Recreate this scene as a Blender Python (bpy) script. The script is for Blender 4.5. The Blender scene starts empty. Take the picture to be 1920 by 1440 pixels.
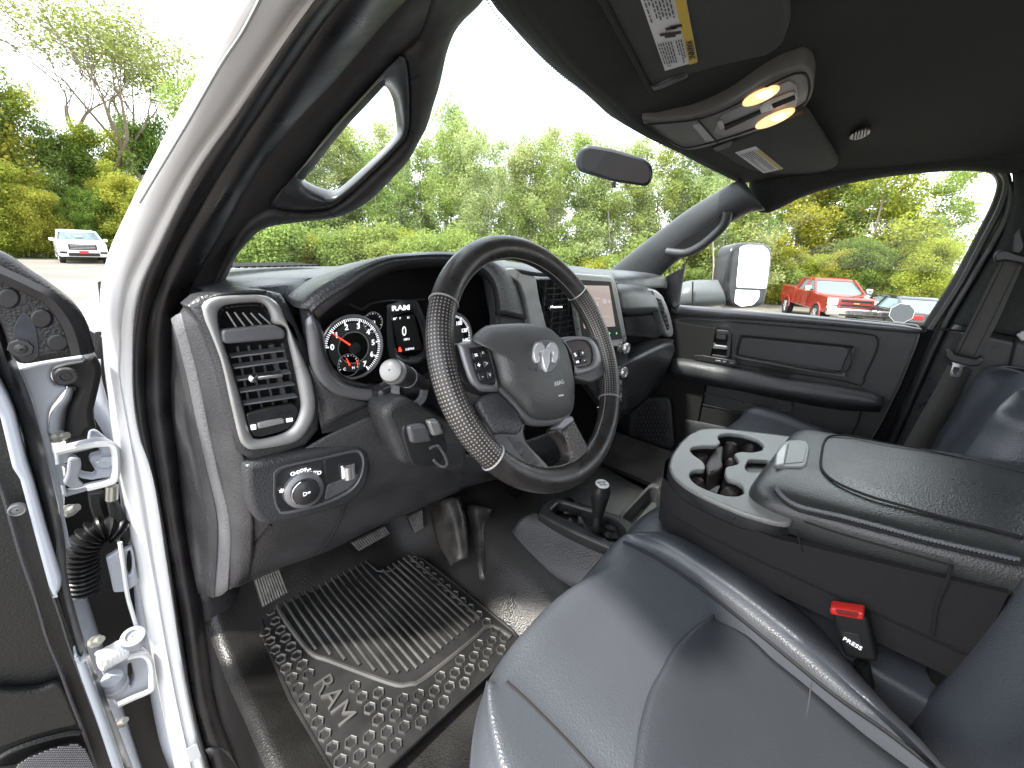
import bpy, bmesh, math, random
from mathutils import Vector, Matrix
from mathutils.geometry import interpolate_bezier
random.seed(7)
sc = bpy.context.scene
COL = sc.collection
R = math.radians
# ------------------------------------------------------------------ camera
CAM = Vector((-.913, -.4275, 1.66)); YAW, PIT, ROL, FPX = .8343, .3083, .0492, 796.0
_f = Vector((math.sin(YAW)*math.cos(PIT), math.cos(YAW)*math.cos(PIT), -math.sin(PIT)))
_r0 = Vector((math.cos(YAW), -math.sin(YAW), 0)); _u0 = _r0.cross(_f)
_r = math.cos(ROL)*_r0 + math.sin(ROL)*_u0; _u = -math.sin(ROL)*_r0 + math.cos(ROL)*_u0
cd = bpy.data.cameras.new('camera'); cam = bpy.data.objects.new('camera', cd); COL.objects.link(cam)
cam.matrix_world = Matrix(((_r.x,_u.x,-_f.x,CAM.x),(_r.y,_u.y,-_f.y,CAM.y),(_r.z,_u.z,-_f.z,CAM.z),(0,0,0,1)))
cd.sensor_width = 36; cd.lens = 36*FPX/1920; cd.clip_start = .01; cd.clip_end = 2000
sc.camera = cam
# point on a real-world plane seen at a place in the photograph (1920 x 1440)
def ray(u, v): return _f + (u-960)/FPX*_r - (v-720)/FPX*_u
def X(u, v, d): r = ray(u, v); return CAM + r*((d-CAM.x)/r.x)
def Y(u, v, d): r = ray(u, v); return CAM + r*((d-CAM.y)/r.y)
def Z(u, v, d): r = ray(u, v); return CAM + r*((d-CAM.z)/r.z)
def PL(u, v, o, n): r = ray(u, v); return CAM + r*((o-CAM).dot(n)/r.dot(n))
def zm(ox, oy, s):
    return lambda *pts: [(ox+p[0]/s, oy+p[1]/s)+tuple(p[2:]) for p in pts]
def ax(f, pts, d): return [f(p[0], p[1], p[2] if len(p) > 2 else d) for p in pts]
def xs(pts, d): return ax(X, pts, d)
def ys(pts, d): return ax(Y, pts, d)
def zs(pts, d): return ax(Z, pts, d)
# ------------------------------------------------------------------ materials
def mat(name, col, rough=.5, metal=0, spec=.5, bump=0, bscale=300, noise=0, nscale=8, emit=None, estr=1, trans=0, coat=0, btype='voronoi', bdist=.001):
    m = bpy.data.materials.new(name); m.use_nodes = True
    nt = m.node_tree; b = nt.nodes['Principled BSDF']
    c = (col[0], col[1], col[2], 1)
    b.inputs['Base Color'].default_value = c; b.inputs['Roughness'].default_value = rough
    b.inputs['Metallic'].default_value = metal; b.inputs['Specular IOR Level'].default_value = spec
    if coat: b.inputs['Coat Weight'].default_value = coat; b.inputs['Coat Roughness'].default_value = .05
    if trans: b.inputs['Transmission Weight'].default_value = trans
    if emit: b.inputs['Emission Color'].default_value = (*emit, 1); b.inputs['Emission Strength'].default_value = estr
    tc = nt.nodes.new('ShaderNodeTexCoord')
    if noise:
        n = nt.nodes.new('ShaderNodeTexNoise'); n.inputs['Scale'].default_value = nscale; n.inputs['Detail'].default_value = 6
        nt.links.new(tc.outputs['Object'], n.inputs['Vector'])
        mr = nt.nodes.new('ShaderNodeMapRange'); mr.inputs['From Min'].default_value = .3; mr.inputs['From Max'].default_value = .7
        mr.inputs['To Min'].default_value = 1-noise; mr.inputs['To Max'].default_value = 1+noise
        nt.links.new(n.outputs['Fac'], mr.inputs['Value'])
        mx = nt.nodes.new('ShaderNodeVectorMath'); mx.operation = 'SCALE'; mx.inputs[0].default_value = c[:3]
        nt.links.new(mr.outputs['Result'], mx.inputs['Scale']); nt.links.new(mx.outputs['Vector'], b.inputs['Base Color'])
        m2 = nt.nodes.new('ShaderNodeMapRange'); m2.inputs['From Min'].default_value = .3; m2.inputs['From Max'].default_value = .7
        m2.inputs['To Min'].default_value = max(0, rough-.1); m2.inputs['To Max'].default_value = min(1, rough+.12)
        nt.links.new(n.outputs['Fac'], m2.inputs['Value']); nt.links.new(m2.outputs['Result'], b.inputs['Roughness'])
    if bump:
        t = nt.nodes.new('ShaderNodeTexVoronoi' if btype == 'voronoi' else 'ShaderNodeTexNoise')
        t.inputs['Scale'].default_value = bscale
        nt.links.new(tc.outputs['Object'], t.inputs['Vector'])
        bp = nt.nodes.new('ShaderNodeBump'); bp.inputs['Strength'].default_value = bump; bp.inputs['Distance'].default_value = bdist
        nt.links.new(t.outputs[0], bp.inputs['Height']); nt.links.new(bp.outputs['Normal'], b.inputs['Normal'])
    return m
M = {}
M['plastic'] = mat('charcoal_grained_plastic', (.042,.042,.044), .40, bump=.5, bscale=340, noise=.25, nscale=14, bdist=.0014)
M['dash'] = mat('soft_dash_vinyl', (.040,.041,.044), .36, bump=.45, bscale=340, noise=.15, bdist=.0014)
M['smooth'] = mat('smooth_black_plastic', (.024,.024,.026), .34, noise=.2, nscale=20)
M['black'] = mat('matt_black', (.008,.008,.008), .6)
M['gap'] = mat('dark_cavity', (.006,.006,.006), .9)
M['rubber'] = mat('black_rubber_seal', (.010,.010,.011), .36, noise=.3, nscale=25)
M['trimcloth'] = mat('pillar_trim_plastic', (.021,.020,.021), .6, bump=.3, bscale=900, noise=.2, nscale=30, bdist=.0006)
M['liner'] = mat('black_headliner_cloth', (.032,.035,.033), .95, spec=.2, bump=.5, bscale=700, noise=.2, nscale=120, btype='noise', bdist=.001)
M['visor'] = mat('visor_cloth', (.055,.060,.056), .95, spec=.2, bump=.4, bscale=800, noise=.12, nscale=150, btype='noise', bdist=.001)
M['silver'] = mat('satin_silver_plastic', (.38,.38,.375), .34, metal=.45, noise=.08, nscale=20)
M['greysilver'] = mat('warm_grey_tray_plastic', (.25,.255,.245), .42, metal=.25, noise=.08, nscale=200)
M['greytrim'] = mat('grey_satin_trim', (.17,.17,.18), .34, metal=.4, noise=.1)
M['ohgrey'] = mat('grey_overhead_plastic', (.11,.11,.10), .42, noise=.08)
M['chrome'] = mat('chrome', (.85,.85,.86), .08, metal=1)
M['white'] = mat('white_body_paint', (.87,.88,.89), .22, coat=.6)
M['whiteshade'] = mat('shaded_white_paint', (.36,.385,.43), .38, noise=.06, nscale=12)  # body white with its bluish shade mixed into the base colour
M['leather'] = mat('dark_seat_leather', (.036,.040,.047), .40, bump=.35, bscale=420, noise=.04, nscale=5, bdist=.001)
M['leather2'] = mat('seat_bolster_leather', (.063,.069,.080), .37, bump=.4, bscale=400, noise=.04, nscale=5, bdist=.001)
M['leather3'] = mat('armrest_leather', (.034,.036,.036), .30, bump=.35, bscale=420, noise=.04, nscale=5, bdist=.001)
M['wleather'] = mat('steering_wheel_leather', (.022,.020,.019), .33, bump=.3, bscale=500, noise=.2, nscale=40, bdist=.0006)
M['fabric'] = mat('dark_console_cloth', (.024,.023,.025), .95, spec=.2, bump=.4, bscale=900, noise=.12, nscale=120, btype='noise', bdist=.0008)
M['thread'] = mat('pale_stitching', (.20,.20,.20), .7)
M['seamdark'] = mat('dark_seam', (.010,.010,.012), .8)
M['vinyl'] = mat('black_floor_vinyl', (.018,.017,.016), .36, bump=.35, bscale=330, noise=.6, nscale=6, bdist=.0012)
M['mat'] = mat('rubber_floor_mat', (.016,.016,.016), .42, noise=.5, nscale=9)
M['matridge'] = mat('dusty_highlit_ridge', (.075,.072,.068), .36, noise=.6, nscale=7)  # lightened for dust and for highlights painted onto the raised rubber
M['belt'] = mat('seat_belt_webbing', (.060,.056,.052), .85, bump=.5, bscale=500, bdist=.0008)
M['red'] = mat('red_release_button', (.62,.03,.02), .4)
M['warm'] = mat('lit_lamp_lens', (.9,.6,.4), .3, emit=(1,.50,.20), estr=.40)
M['label'] = mat('white_label_paper', (.62,.64,.66), .6)
M['labely'] = mat('yellow_label_band', (.55,.40,.05), .6)
M['ink'] = mat('dark_print', (.03,.03,.03), .7)
M['gauge'] = mat('gauge_face', (.006,.006,.006), .7, spec=.15)
M['gaugemid'] = mat('gauge_face_grey_ring', (.05,.055,.055), .4)
M['gwhite'] = mat('gauge_markings', (.8,.8,.8), .5, emit=(.9,.92,1), estr=.35)
M['gred'] = mat('gauge_needle', (.8,.03,.01), .4, emit=(1,.06,.02), estr=.6)
M['screen'] = mat('touchscreen_glass', (.02,.02,.022), .12, emit=(.60,.50,.46), estr=.20)
M['mirror'] = mat('mirror_glass', (.9,.92,.94), .02, metal=1)
M['darkmirror'] = mat('dark_reflection_glass', (.03,.03,.033), .12, metal=.5)  # dark base colour stands in for the reflected dark cab
M['doorblack'] = mat('black_door_trim', (.009,.010,.010), .45, bump=.4, bscale=350, bdist=.001)
M['emblem'] = mat('bright_emblem_metal', (.78,.78,.80), .22, metal=.55)
M['knob'] = mat('brushed_knob_metal', (.75,.75,.75), .22, metal=.75)
M['zinc'] = mat('zinc_bolt', (.55,.55,.5), .35, metal=.8)
def glassmat(name, tint, refl):
    m = bpy.data.materials.new(name); m.use_nodes = True; nt = m.node_tree; nt.nodes.clear()
    o = nt.nodes.new('ShaderNodeOutputMaterial'); mx = nt.nodes.new('ShaderNodeMixShader')
    t = nt.nodes.new('ShaderNodeBsdfTransparent'); t.inputs[0].default_value = (*tint, 1)
    g = nt.nodes.new('ShaderNodeBsdfGlossy'); g.inputs['Roughness'].default_value = .02
    mx.inputs[0].default_value = refl
    nt.links.new(t.outputs[0], mx.inputs[1]); nt.links.new(g.outputs[0], mx.inputs[2]); nt.links.new(mx.outputs[0], o.inputs[0])
    return m
M['glass'] = glassmat('clear_glass', (.90,.95,.95), .035)
M['sideglass'] = glassmat('side_window_glass', (.95,.97,.95), .008)
# ------------------------------------------------------------------ object helpers
def tag(o, label=None, cat=None, group=None, kind=None):
    if label: o['label'] = label
    if cat: o['category'] = cat
    if group: o['group'] = group
    if kind: o['kind'] = kind
    return o
def setpar(o, parent):
    if parent is not None:
        o.parent = parent; o.matrix_parent_inverse = parent_world(parent).inverted()
def parent_world(p):
    m = Matrix.LocRotScale(p.location, p.rotation_euler, p.scale)
    if p.parent: m = parent_world(p.parent) @ p.matrix_parent_inverse @ m
    return m
def empty(name, loc=(0,0,0), rz=0, parent=None):
    o = bpy.data.objects.new(name, None); COL.objects.link(o); o.location = loc; o.rotation_euler = (0,0,rz)
    o.empty_display_size = .1; setpar(o, parent); return o
def link(name, me, mats, parent=None, sharp=40):
    o = bpy.data.objects.new(name, me); COL.objects.link(o)
    if not isinstance(mats, (list, tuple)): mats = [mats]
    me.materials.clear()
    for m in mats: me.materials.append(m if not isinstance(m, str) else M[m])
    if sharp is not None and len(me.polygons):
        me.polygons.foreach_set('use_smooth', [True]*len(me.polygons)); me.set_sharp_from_angle(angle=R(sharp))
    setpar(o, parent); return o
def crom(P, t):   # Catmull-Rom through the points, t in 0..len-1
    n = len(P); i = min(int(t), n-2); f = t-i
    a = P[max(i-1,0)]; b = P[i]; c = P[i+1]; d = P[min(i+2,n-1)]
    return .5*((2*b)+(c-a)*f+(2*a-5*b+4*c-d)*f*f+(3*b-a-3*c+d)*f*f*f)
def resamp(P, n, smooth=True):
    P = [Vector(p) for p in P]
    if len(P) == 2 or not smooth:
        Q = P
    else:
        Q = [crom(P, k*(len(P)-1)/(8*(len(P)-1))) for k in range(8*(len(P)-1)+1)]
    L = [0]
    for a, b in zip(Q, Q[1:]): L.append(L[-1]+(b-a).length)
    out = []; j = 0
    for k in range(n):
        s = L[-1]*k/(n-1)
        while j < len(L)-2 and L[j+1] < s: j += 1
        f = 0 if L[j+1] == L[j] else (s-L[j])/(L[j+1]-L[j])
        out.append(Q[j].lerp(Q[j+1], f))
    return out
class MB:
    def __init__(s): s.v = []; s.f = []; s.m = []
    def add(s, v, f, mi=0):
        k = len(s.v); s.v += [Vector(a) for a in v]; s.f += [tuple(i+k for i in q) for q in f]; s.m += [mi]*len(f); return s
    def grid(s, rows, mi=0, cu=False, cv=False):
        n = len(rows[0]); m = len(rows); fs = []
        for i in range(m if cv else m-1):
            for j in range(n if cu else n-1):
                a = i*n+j; b = i*n+(j+1) % n; c = ((i+1) % m)*n+(j+1) % n; d = ((i+1) % m)*n+j
                fs.append((a,b,c,d))
        return s.add([p for r in rows for p in r], fs, mi)
    def box(s, c, size, rot=None, mi=0, taper=1):
        c = Vector(c); x, y, z = [a/2 for a in size]; vs = []
        for k in (-1,1):
            t = 1 if k < 0 else taper
            for a, b in ((-1,-1),(1,-1),(1,1),(-1,1)):
                p = Vector((a*x*t, b*y*t, k*z)); vs.append(c+(rot @ p if rot else p))
        return s.add(vs, [(3,2,1,0),(4,5,6,7),(0,1,5,4),(1,2,6,5),(2,3,7,6),(3,0,4,7)], mi)
    def tube(s, path, r, seg=8, mi=0, closed=False, cap=True, squash=1, up=None):
        path = [Vector(p) for p in path]; n = len(path); rows = []; last = None
        for i, p in enumerate(path):
            a = path[i-1] if (i > 0 or closed) else p; b = path[(i+1) % n] if (i < n-1 or closed) else p
            t = (b-a).normalized()
            if up is not None: nn = (Vector(up)-t*Vector(up).dot(t))
            elif last is None: nn = t.orthogonal()
            else: nn = last-t*last.dot(t)
            if nn.length < 1e-6: nn = t.orthogonal()
            nn.normalize(); last = nn; bb = t.cross(nn)
            rr = r[i] if isinstance(r, (list, tuple)) else r
            rows.append([p+nn*math.cos(2*math.pi*k/seg)*rr*squash+bb*math.sin(2*math.pi*k/seg)*rr for k in range(seg)])
        s.grid(rows, mi, cu=True, cv=closed)
        if cap and not closed:
            k = len(s.v)-n*seg
            s.f.append(tuple(k+j for j in reversed(range(seg)))); s.m.append(mi)
            k2 = len(s.v)-seg; s.f.append(tuple(k2+j for j in range(seg))); s.m.append(mi)
        return s
    def lathe(s, o, axis, prof, seg=24, mi=0):   # prof: (distance along axis, radius)
        o = Vector(o); axis = Vector(axis).normalized(); a = axis.orthogonal().normalized(); b = axis.cross(a)
        rows = [[o+axis*h+(a*math.cos(2*math.pi*k/seg)+b*math.sin(2*math.pi*k/seg))*max(r,1e-5) for k in range(seg)] for h, r in prof]
        return s.grid(rows, mi, cu=True)
    def build(s, name, mats, parent=None, sharp=40, bevel=0, solid=0, off=0, bseg=2):
        me = bpy.data.meshes.new(name); me.from_pydata([tuple(v) for v in s.v], [], s.f); me.update()
        me.polygons.foreach_set('material_index', s.m)
        bm = bmesh.new(); bm.from_mesh(me); bmesh.ops.recalc_face_normals(bm, faces=bm.faces); bm.to_mesh(me); bm.free()
        o = link(name, me, mats, parent, sharp)
        me.polygons.foreach_set('material_index', s.m)
        if solid:
            md = o.modifiers.new('solid', 'SOLIDIFY'); md.thickness = solid; md.offset = off
        if bevel:
            md = o.modifiers.new('bevel', 'BEVEL'); md.width = bevel; md.segments = bseg; md.limit_method = 'ANGLE'; md.angle_limit = R(35)
        return o
def loft(name, rows, m, parent=None, n=24, k=3, solid=.003, bulge=0, away=None, smooth=True, mb=None, mi=0):
    rows = [resamp(r, n, smooth) for r in rows]
    if k > 1:
        cols = [[r[j] for r in rows] for j in range(n)]
        cols = [[crom(c, i/k) for i in range(k*(len(rows)-1)+1)] for c in cols]
        rows = [[c[i] for c in cols] for i in range(len(cols[0]))]
    if bulge:
        out = []; mm = len(rows)
        for i, r in enumerate(rows):
            w = math.sin(math.pi*i/(mm-1)); w = abs(w)**.6
            rr = []
            for j in range(n):
                a = r[min(j+1,n-1)]-r[max(j-1,0)]; b = rows[min(i+1,mm-1)][j]-rows[max(i-1,0)][j]
                nn = a.cross(b); nn = nn.normalized() if nn.length > 1e-9 else Vector((0,0,0))
                if nn.dot(CAM-r[j]) < 0: nn = -nn
                rr.append(r[j]+nn*bulge*w)
            out.append(rr)
        rows = out
    if mb is not None: mb.grid(rows, mi); return
    b = MB().grid(rows); return b.build(name, m, parent, sharp=60, solid=solid)
def frame_of(pts, toward=None):
    n = Vector((0,0,0)); c = Vector((0,0,0))
    for a, b in zip(pts, pts[1:]+pts[:1]):
        n += Vector(((a.y-b.y)*(a.z+b.z), (a.z-b.z)*(a.x+b.x), (a.x-b.x)*(a.y+b.y))); c += a
    c /= len(pts); n.normalize()
    if n.dot((toward if toward is not None else CAM)-c) < 0: n = -n
    x = Vector((0,0,1)).cross(n)
    if x.length < .3: x = Vector((1,0,0))
    x = (x-n*x.dot(n)).normalized(); y = n.cross(x)
    return Matrix(((x.x,y.x,n.x,c.x),(x.y,y.y,n.y,c.y),(x.z,y.z,n.z,c.z),(0,0,0,1)))
def roundc(P, r, seg=4):     # fillet the corners of a closed 2D polygon
    out = []; n = len(P)
    for i in range(n):
        a, b, c = P[i-1], P[i], P[(i+1) % n]
        la, lc = (a-b).length, (c-b).length; rr = min(r, la*.45, lc*.45)
        if rr < 1e-5: out.append(b); continue
        p = b+(a-b)/la*rr; q = b+(c-b)/lc*rr
        for k in range(seg+1):
            t = k/seg; out.append((1-t)**2*p+2*t*(1-t)*b+t*t*q)
    return out
def smoothc(P, k=5):
    n = len(P); out = []
    for i in range(n):
        a, b, c, d = P[i-1], P[i], P[(i+1) % n], P[(i+2) % n]
        for j in range(k):
            f = j/k; out.append(.5*((2*b)+(c-a)*f+(2*a-5*b+4*c-d)*f*f+(3*b-a-3*c+d)*f*f*f))
    return out
def curve_mesh(loops, th, bev, res=2):
    cu = bpy.data.curves.new('t', 'CURVE'); cu.dimensions = '2D'; cu.fill_mode = 'BOTH'
    cu.extrude = max(th/2-bev, 1e-4); cu.bevel_depth = bev; cu.bevel_resolution = res; cu.offset = -bev
    for L in loops:
        s = cu.splines.new('POLY'); s.points.add(len(L)-1); s.use_cyclic_u = True
        for p, q in zip(s.points, L): p.co = (q.x, q.y, 0, 1)
    o = bpy.data.objects.new('t', cu); COL.objects.link(o)
    dg = bpy.context.evaluated_depsgraph_get(); me = bpy.data.meshes.new_from_object(o.evaluated_get(dg))
    bpy.data.objects.remove(o); bpy.data.curves.remove(cu)
    return me
# solid plate with rounded edges: outline (and holes) in space, front face on the outline, body behind it
def plate(name, pts, m, parent=None, th=.01, bev=.003, r=.006, holes=(), sm=False, fr=None, out=0, res=2, inset=0):
    F = fr or frame_of(pts); I = F.inverted()
    loops = []
    for k, L in enumerate([pts]+list(holes)):
        Q = [I @ p for p in L]; Q = [Vector((q.x, q.y)) for q in Q]
        Q = smoothc(Q) if sm else (roundc(Q, r) if r else Q)
        loops.append(Q)
    me = curve_mesh(loops, th, bev, res)
    me.transform(F @ Matrix.Translation((0,0,out-th/2)))
    return link(name, me, m, parent, 45)
def textmesh(name, s, size, F, m, parent=None, ext=.0004, bold=0, sx=1, align='CENTER'):
    cu = bpy.data.curves.new('t', 'FONT'); cu.body = s; cu.size = size; cu.extrude = ext; cu.offset = bold
    cu.align_x = align; cu.align_y = 'CENTER'; cu.resolution_u = 3
    o = bpy.data.objects.new('t', cu); COL.objects.link(o)
    dg = bpy.context.evaluated_depsgraph_get(); me = bpy.data.meshes.new_from_object(o.evaluated_get(dg))
    bpy.data.objects.remove(o); bpy.data.curves.remove(cu)
    me.transform(F @ Matrix.Diagonal((sx,1,1,1)))
    return link(name, me, m, parent, None)
def mframe(o, x, y):
    x = Vector(x).normalized(); n = x.cross(Vector(y)).normalized(); y = n.cross(x); o = Vector(o)
    return Matrix(((x.x,y.x,n.x,o.x),(x.y,y.y,n.y,o.y),(x.z,y.z,n.z,o.z),(0,0,0,1)))
def line(name, pts, r, m, parent=None, n=40, squash=1):
    return MB().tube(resamp(pts, n), r, 6, squash=squash).build(name, m, parent)
EXPO = 2.0
# ================================================================== the truck we look into
GZ = -.2
T = empty('pickup_truck', (.04, .3, GZ))
tag(T, 'white work pickup seen through its open driver door, black leather and plastic cab', 'pickup truck')
A_ = zm(0, 440, 2.5725); B_ = zm(0, 900, 2.667); C_ = zm(300, 480, 2.769); D_ = zm(560, 440, 4.235); E_ = zm(780, 420, 2.666)
F_ = zm(420, 900, 2.667); G_ = zm(960, 0, 3); H_ = zm(1120, 240, 2.4); I_ = zm(1200, 760, 2.667); J_ = zm(860, 960, 1.811); K_ = zm(400, 0, 3.273); L_ = zm(880, 760, 4.364)
def interp(x, xp, yp):
    if x <= xp[0]: return yp[0]
    for a, b, c, d in zip(xp, xp[1:], yp, yp[1:]):
        if x <= b: return c+(d-c)*(x-a)/(b-a)
    return yp[-1]
def yv(v): return interp(v, [-300,0,200,480,600,700,1200,1440,1700], [-.30,-.06,.08,.30,.38,.42,.42,.36,.25])
def yc(pts, off=0): return [Y(p[0], p[1], yv(p[1])+off) for p in pts]
sil = [(640,-240),(545,-120),(455,0),(350,187),(290,300),(240,400),(205,480),(190,560),(195,640),(200,700),(222,880),(262,1100),(300,1300),(330,1440),(356,1560)]
mid = [(765,-240),(640,-120),(540,0),(410,187),(335,310),(268,430),(232,520),(222,600),(222,650),(224,720),(252,880),(290,1100),(324,1290),(356,1440),(380,1560)]
s0 = [(860,-240),(722,-120),(597,0),(450,213),(367,333),(293,480),(266,540),(254,600),(251,658),(252,743),(264,821),(290,900),(319,1087),(349,1275),(386,1440),(425,1560)]
l1 = [(910,-240),(765,-120),(633,0),(500,187),(383,367),(320,480),(288,560),(275,611),(271,693),(273,770),(288,868),(307,984),(337,1162),(360,1312),(390,1425),(430,1560)]
l2 = [(1050,-240),(895,-120),(751,0),(620,153),(553,226),(476,324),(418,422),(362,520),(328,595),(321,680),(323,760),(334,868),(350,1000),(375,1125),(397,1294),(430,1400),(470,1500)]
# white body shell of the door opening: outer skin, edge fold, flange
loft('body_side_pillar', [yc(sil,.16), yc(sil,.05), [Y(p[0]+14,p[1],yv(p[1])+.02) for p in sil], yc(mid,.012), [Y(p[0]-26,p[1],yv(p[1])+.02) for p in s0], [Y(p[0]-4,p[1],yv(p[1])+.015) for p in s0], yc(s0,.05)], 'white', T, n=70, k=3)
line('gutter_groove', yc([(497,-20),(455,60),(413,123),(350,233),(290,333),(262,380)], .004), .0014, M['silver'], T)
# door opening rubber seals
loft('door_seal', [yc(s0,.05), yc(s0,.0), [Y((a[0]+b[0])/2,(a[1]+b[1])/2,yv((a[1]+b[1])/2)-.008) for a,b in zip(s0,l1)], yc(l1,.0), yc(l1,.03)], 'rubber', T, n=70, k=4)
mid12 = [(975,-240),(825,-120),(695,0),(562,170),(470,300),(400,400),(350,480),(310,560),(298,620),(296,690),(298,770),(312,868),(330,990),(356,1145),(380,1303),(412,1415),(450,1530)]
loft('pillar_seal', [yc(l1,.03), yc(l1,.004), yc(mid12,-.014), yc(l2,.002), yc(l2,.03)], 'rubber', T, n=70, k=5)
# a pillar trim with grab handle
rail = [(900,0),(872,28),(852,52),(838,85),(828,122),(820,160),(809,196),(798,235),(782,266),(765,298),(736,330),(690,375),(638,403),(580,412),(522,419),(495,426),(473,440),(440,480),(415,522),(402,550)]
groove = K_((1150,332),(1180,340),(1195,400),(1205,500),(1208,640),(1205,780),(1190,840),(1150,890),(1060,985),(960,1080),(860,1175),(780,1240),(740,1270),(700,1288),(600,1298),(500,1300),(420,1292),(360,1275),(345,1255),(370,1215),(430,1150),(530,1040),(640,900),(760,750),(900,600),(1000,490),(1080,400))
hole = K_((1040,508),(1075,520),(1110,590),(1128,690),(1135,770),(1125,820),(1080,880),(980,980),(860,1090),(770,1165),(735,1180),(690,1172),(620,1150),(560,1120),(535,1090),(545,1050),(600,985),(680,890),(780,770),(900,640),(990,545))
F0 = [Y(u,v,yv(v)+.035) for u,v in groove]
trimrows_l = yc(l2[1:9],.006)
# cover between the seal and the handle recess, then the padded cover round the handle
inl = [(985,-240),(850,-110),(790,60)]+K_((1150,332),(1080,400),(1000,490),(900,600),(760,750),(640,900),(530,1040),(430,1150),(360,1235))+[(505,390),(455,420),(425,475),(392,548)]
loft('pillar_trim', [yc(l2[:10],.02), [Y(u,v,yv(v)+.03) for u,v in inl], [Y(u+16,v+6,yv(v)+.06) for u,v in inl]], 'trimcloth', T, n=90, k=2)
outr = [(1020,-200),(940,-70),(900,0),(872,28),(852,52),(838,85),(828,122),(820,160),(809,196),(798,235),(782,266),(765,298),(736,330),(690,375),(638,403),(580,412),(522,419),(495,426),(473,440),(440,480),(415,522),(402,550)]
inr = [(985,-240),(850,-110),(790,60)]+K_((1150,332),(1180,340),(1195,400),(1205,500),(1208,640),(1205,780),(1190,840),(1150,890),(1060,985),(960,1080),(860,1175),(780,1240),(700,1288),(600,1298),(500,1300),(420,1295))+[(505,390),(455,420),(425,475),(392,548)]
loft('handle_surround', [[Y(u,v,yv(v)+.028) for u,v in inr], [Y((a[0]+b[0])/2,(a[1]+b[1])/2,yv((a[1]+b[1])/2)+.015) for a,b in zip([(p.x,p.y) for p in resamp([(*q,0) for q in inr],30)],[(p.x,p.y) for p in resamp([(*q,0) for q in outr],30)])], [Y(u,v,yv(v)+.03) for u,v in outr], [Y(u,v,yv(v)+.08) for u,v in outr]], 'trimcloth', T, n=90, k=3)
# handle: ring with rounded section
def ringloft(name, outer, inner, m, parent, bul, n=64, k=4, start=0):
    o = resamp(outer+[outer[0]], n+1)[:-1]; i_ = resamp(inner+[inner[0]], n+1)[:-1]
    # match the start of the inner loop to the outer
    best = min(range(n), key=lambda s: sum((o[j]-i_[(j+s) % n]).length for j in range(0,n,4)))
    i_ = [i_[(j+best) % n] for j in range(n)]
    c = sum(o, Vector())/n; nn = (CAM-c).normalized(); rows = []
    for q in range(2*k+1):
        t = q/(2*k); w = math.sin(math.pi*t)**.6
        rows.append([a.lerp(b, t)+nn*bul*w for a, b in zip(o, i_)])
    rows = [[p-nn*.03 for p in rows[0]]]+rows+[[p-nn*.03 for p in rows[-1]]]
    return MB().grid(rows, cu=True).build(name, m, parent, sharp=70)
ringloft('grab_handle', [Y(u,v,yv(v)+.028) for u,v in groove], [Y(u,v,yv(v)+.045) for u,v in hole], 'smooth', T, .022)
for a, b in (((1210,510),(1380,360)),((1205,815),(1255,865)),((710,1300),(745,1330)),((455,1308),(405,1368))):
    p, q = K_(a, b); line('trim_seam', [Y(p[0],p[1],yv(p[1])+.012), Y(q[0],q[1],yv(q[1])+.020)], .0012, M['seamdark'], T, 4)
# kick panel and sill below the dash
loft('kick_panel', [yc([(372,1112),(378,1150),(392,1240),(408,1330),(440,1440),(470,1540)],.004), [Y(u,v,yv(v)+.03) for u,v in [(445,1100),(452,1160),(462,1230),(470,1310),(478,1390),(495,1500)]], [Y(u,v,.62) for u,v in [(470,1090),(476,1160),(482,1230),(486,1310),(492,1390),(505,1500)]]], 'trimcloth', T, n=24, k=3)
loft('sill_trim', [ys([(385,1405),(410,1460),(440,1560)],.36), ys([(415,1400),(436,1424),(500,1560)],.355), ys([(440,1428),(480,1500),(540,1600)],.37)], 'smooth', T, n=12, k=2)
# ------------------------------------------------------------------ fender and hood beyond the pillar
bx = MB()
hoodrows = []
for y, z, w in ((.80,1.50,.86),(1.0,1.525,.88),(1.4,1.53,.90),(1.9,1.50,.88),(2.25,1.42,.80),(2.33,1.30,.78)):
    hoodrows.append([Vector((.04+w*s, y, z-.12*abs(s)**6+(.012 if abs(s) < .55 else 0))) for s in [i/8-1 for i in range(17)]])
loft('hood', hoodrows, 'white', T, n=30, k=3)
for sg in (-1, 1):
    rows = []
    for y, zt, w in ((.60,1.36,.86),(.9,1.34,.91),(1.4,1.35,.95),(1.9,1.33,.94),(2.3,1.25,.86)):
        rows.append([Vector((.04+sg*(w-.03),y,zt+.03)), Vector((.04+sg*w,y,zt)), Vector((.04+sg*(w+.03),y,zt-.15)), Vector((.04+sg*(w+.05),y,zt-.40)), Vector((.04+sg*(w+.02),y,.75))])
    loft('front_fender', rows, 'white', T, n=16, k=3)
for pts, m, d in ((A_((470,225),(500,225),(520,268),(505,290),(520,335),(500,345),(475,330),(478,290)),'smooth',.53),
                  (A_((455,468),(500,466),(470,520),(466,575),(456,540)),'black',.5)):
    plate('cowl_cutout', ys(pts,d), m, T, th=.004, bev=.001, r=.004)
plate('pillar_sticker', [Y(u,v,.372) for u,v in B_((925,1350),(985,1318),(1008,1385),(950,1412))], 'label', T, th=.0012, bev=.0003, r=.003)
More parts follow.
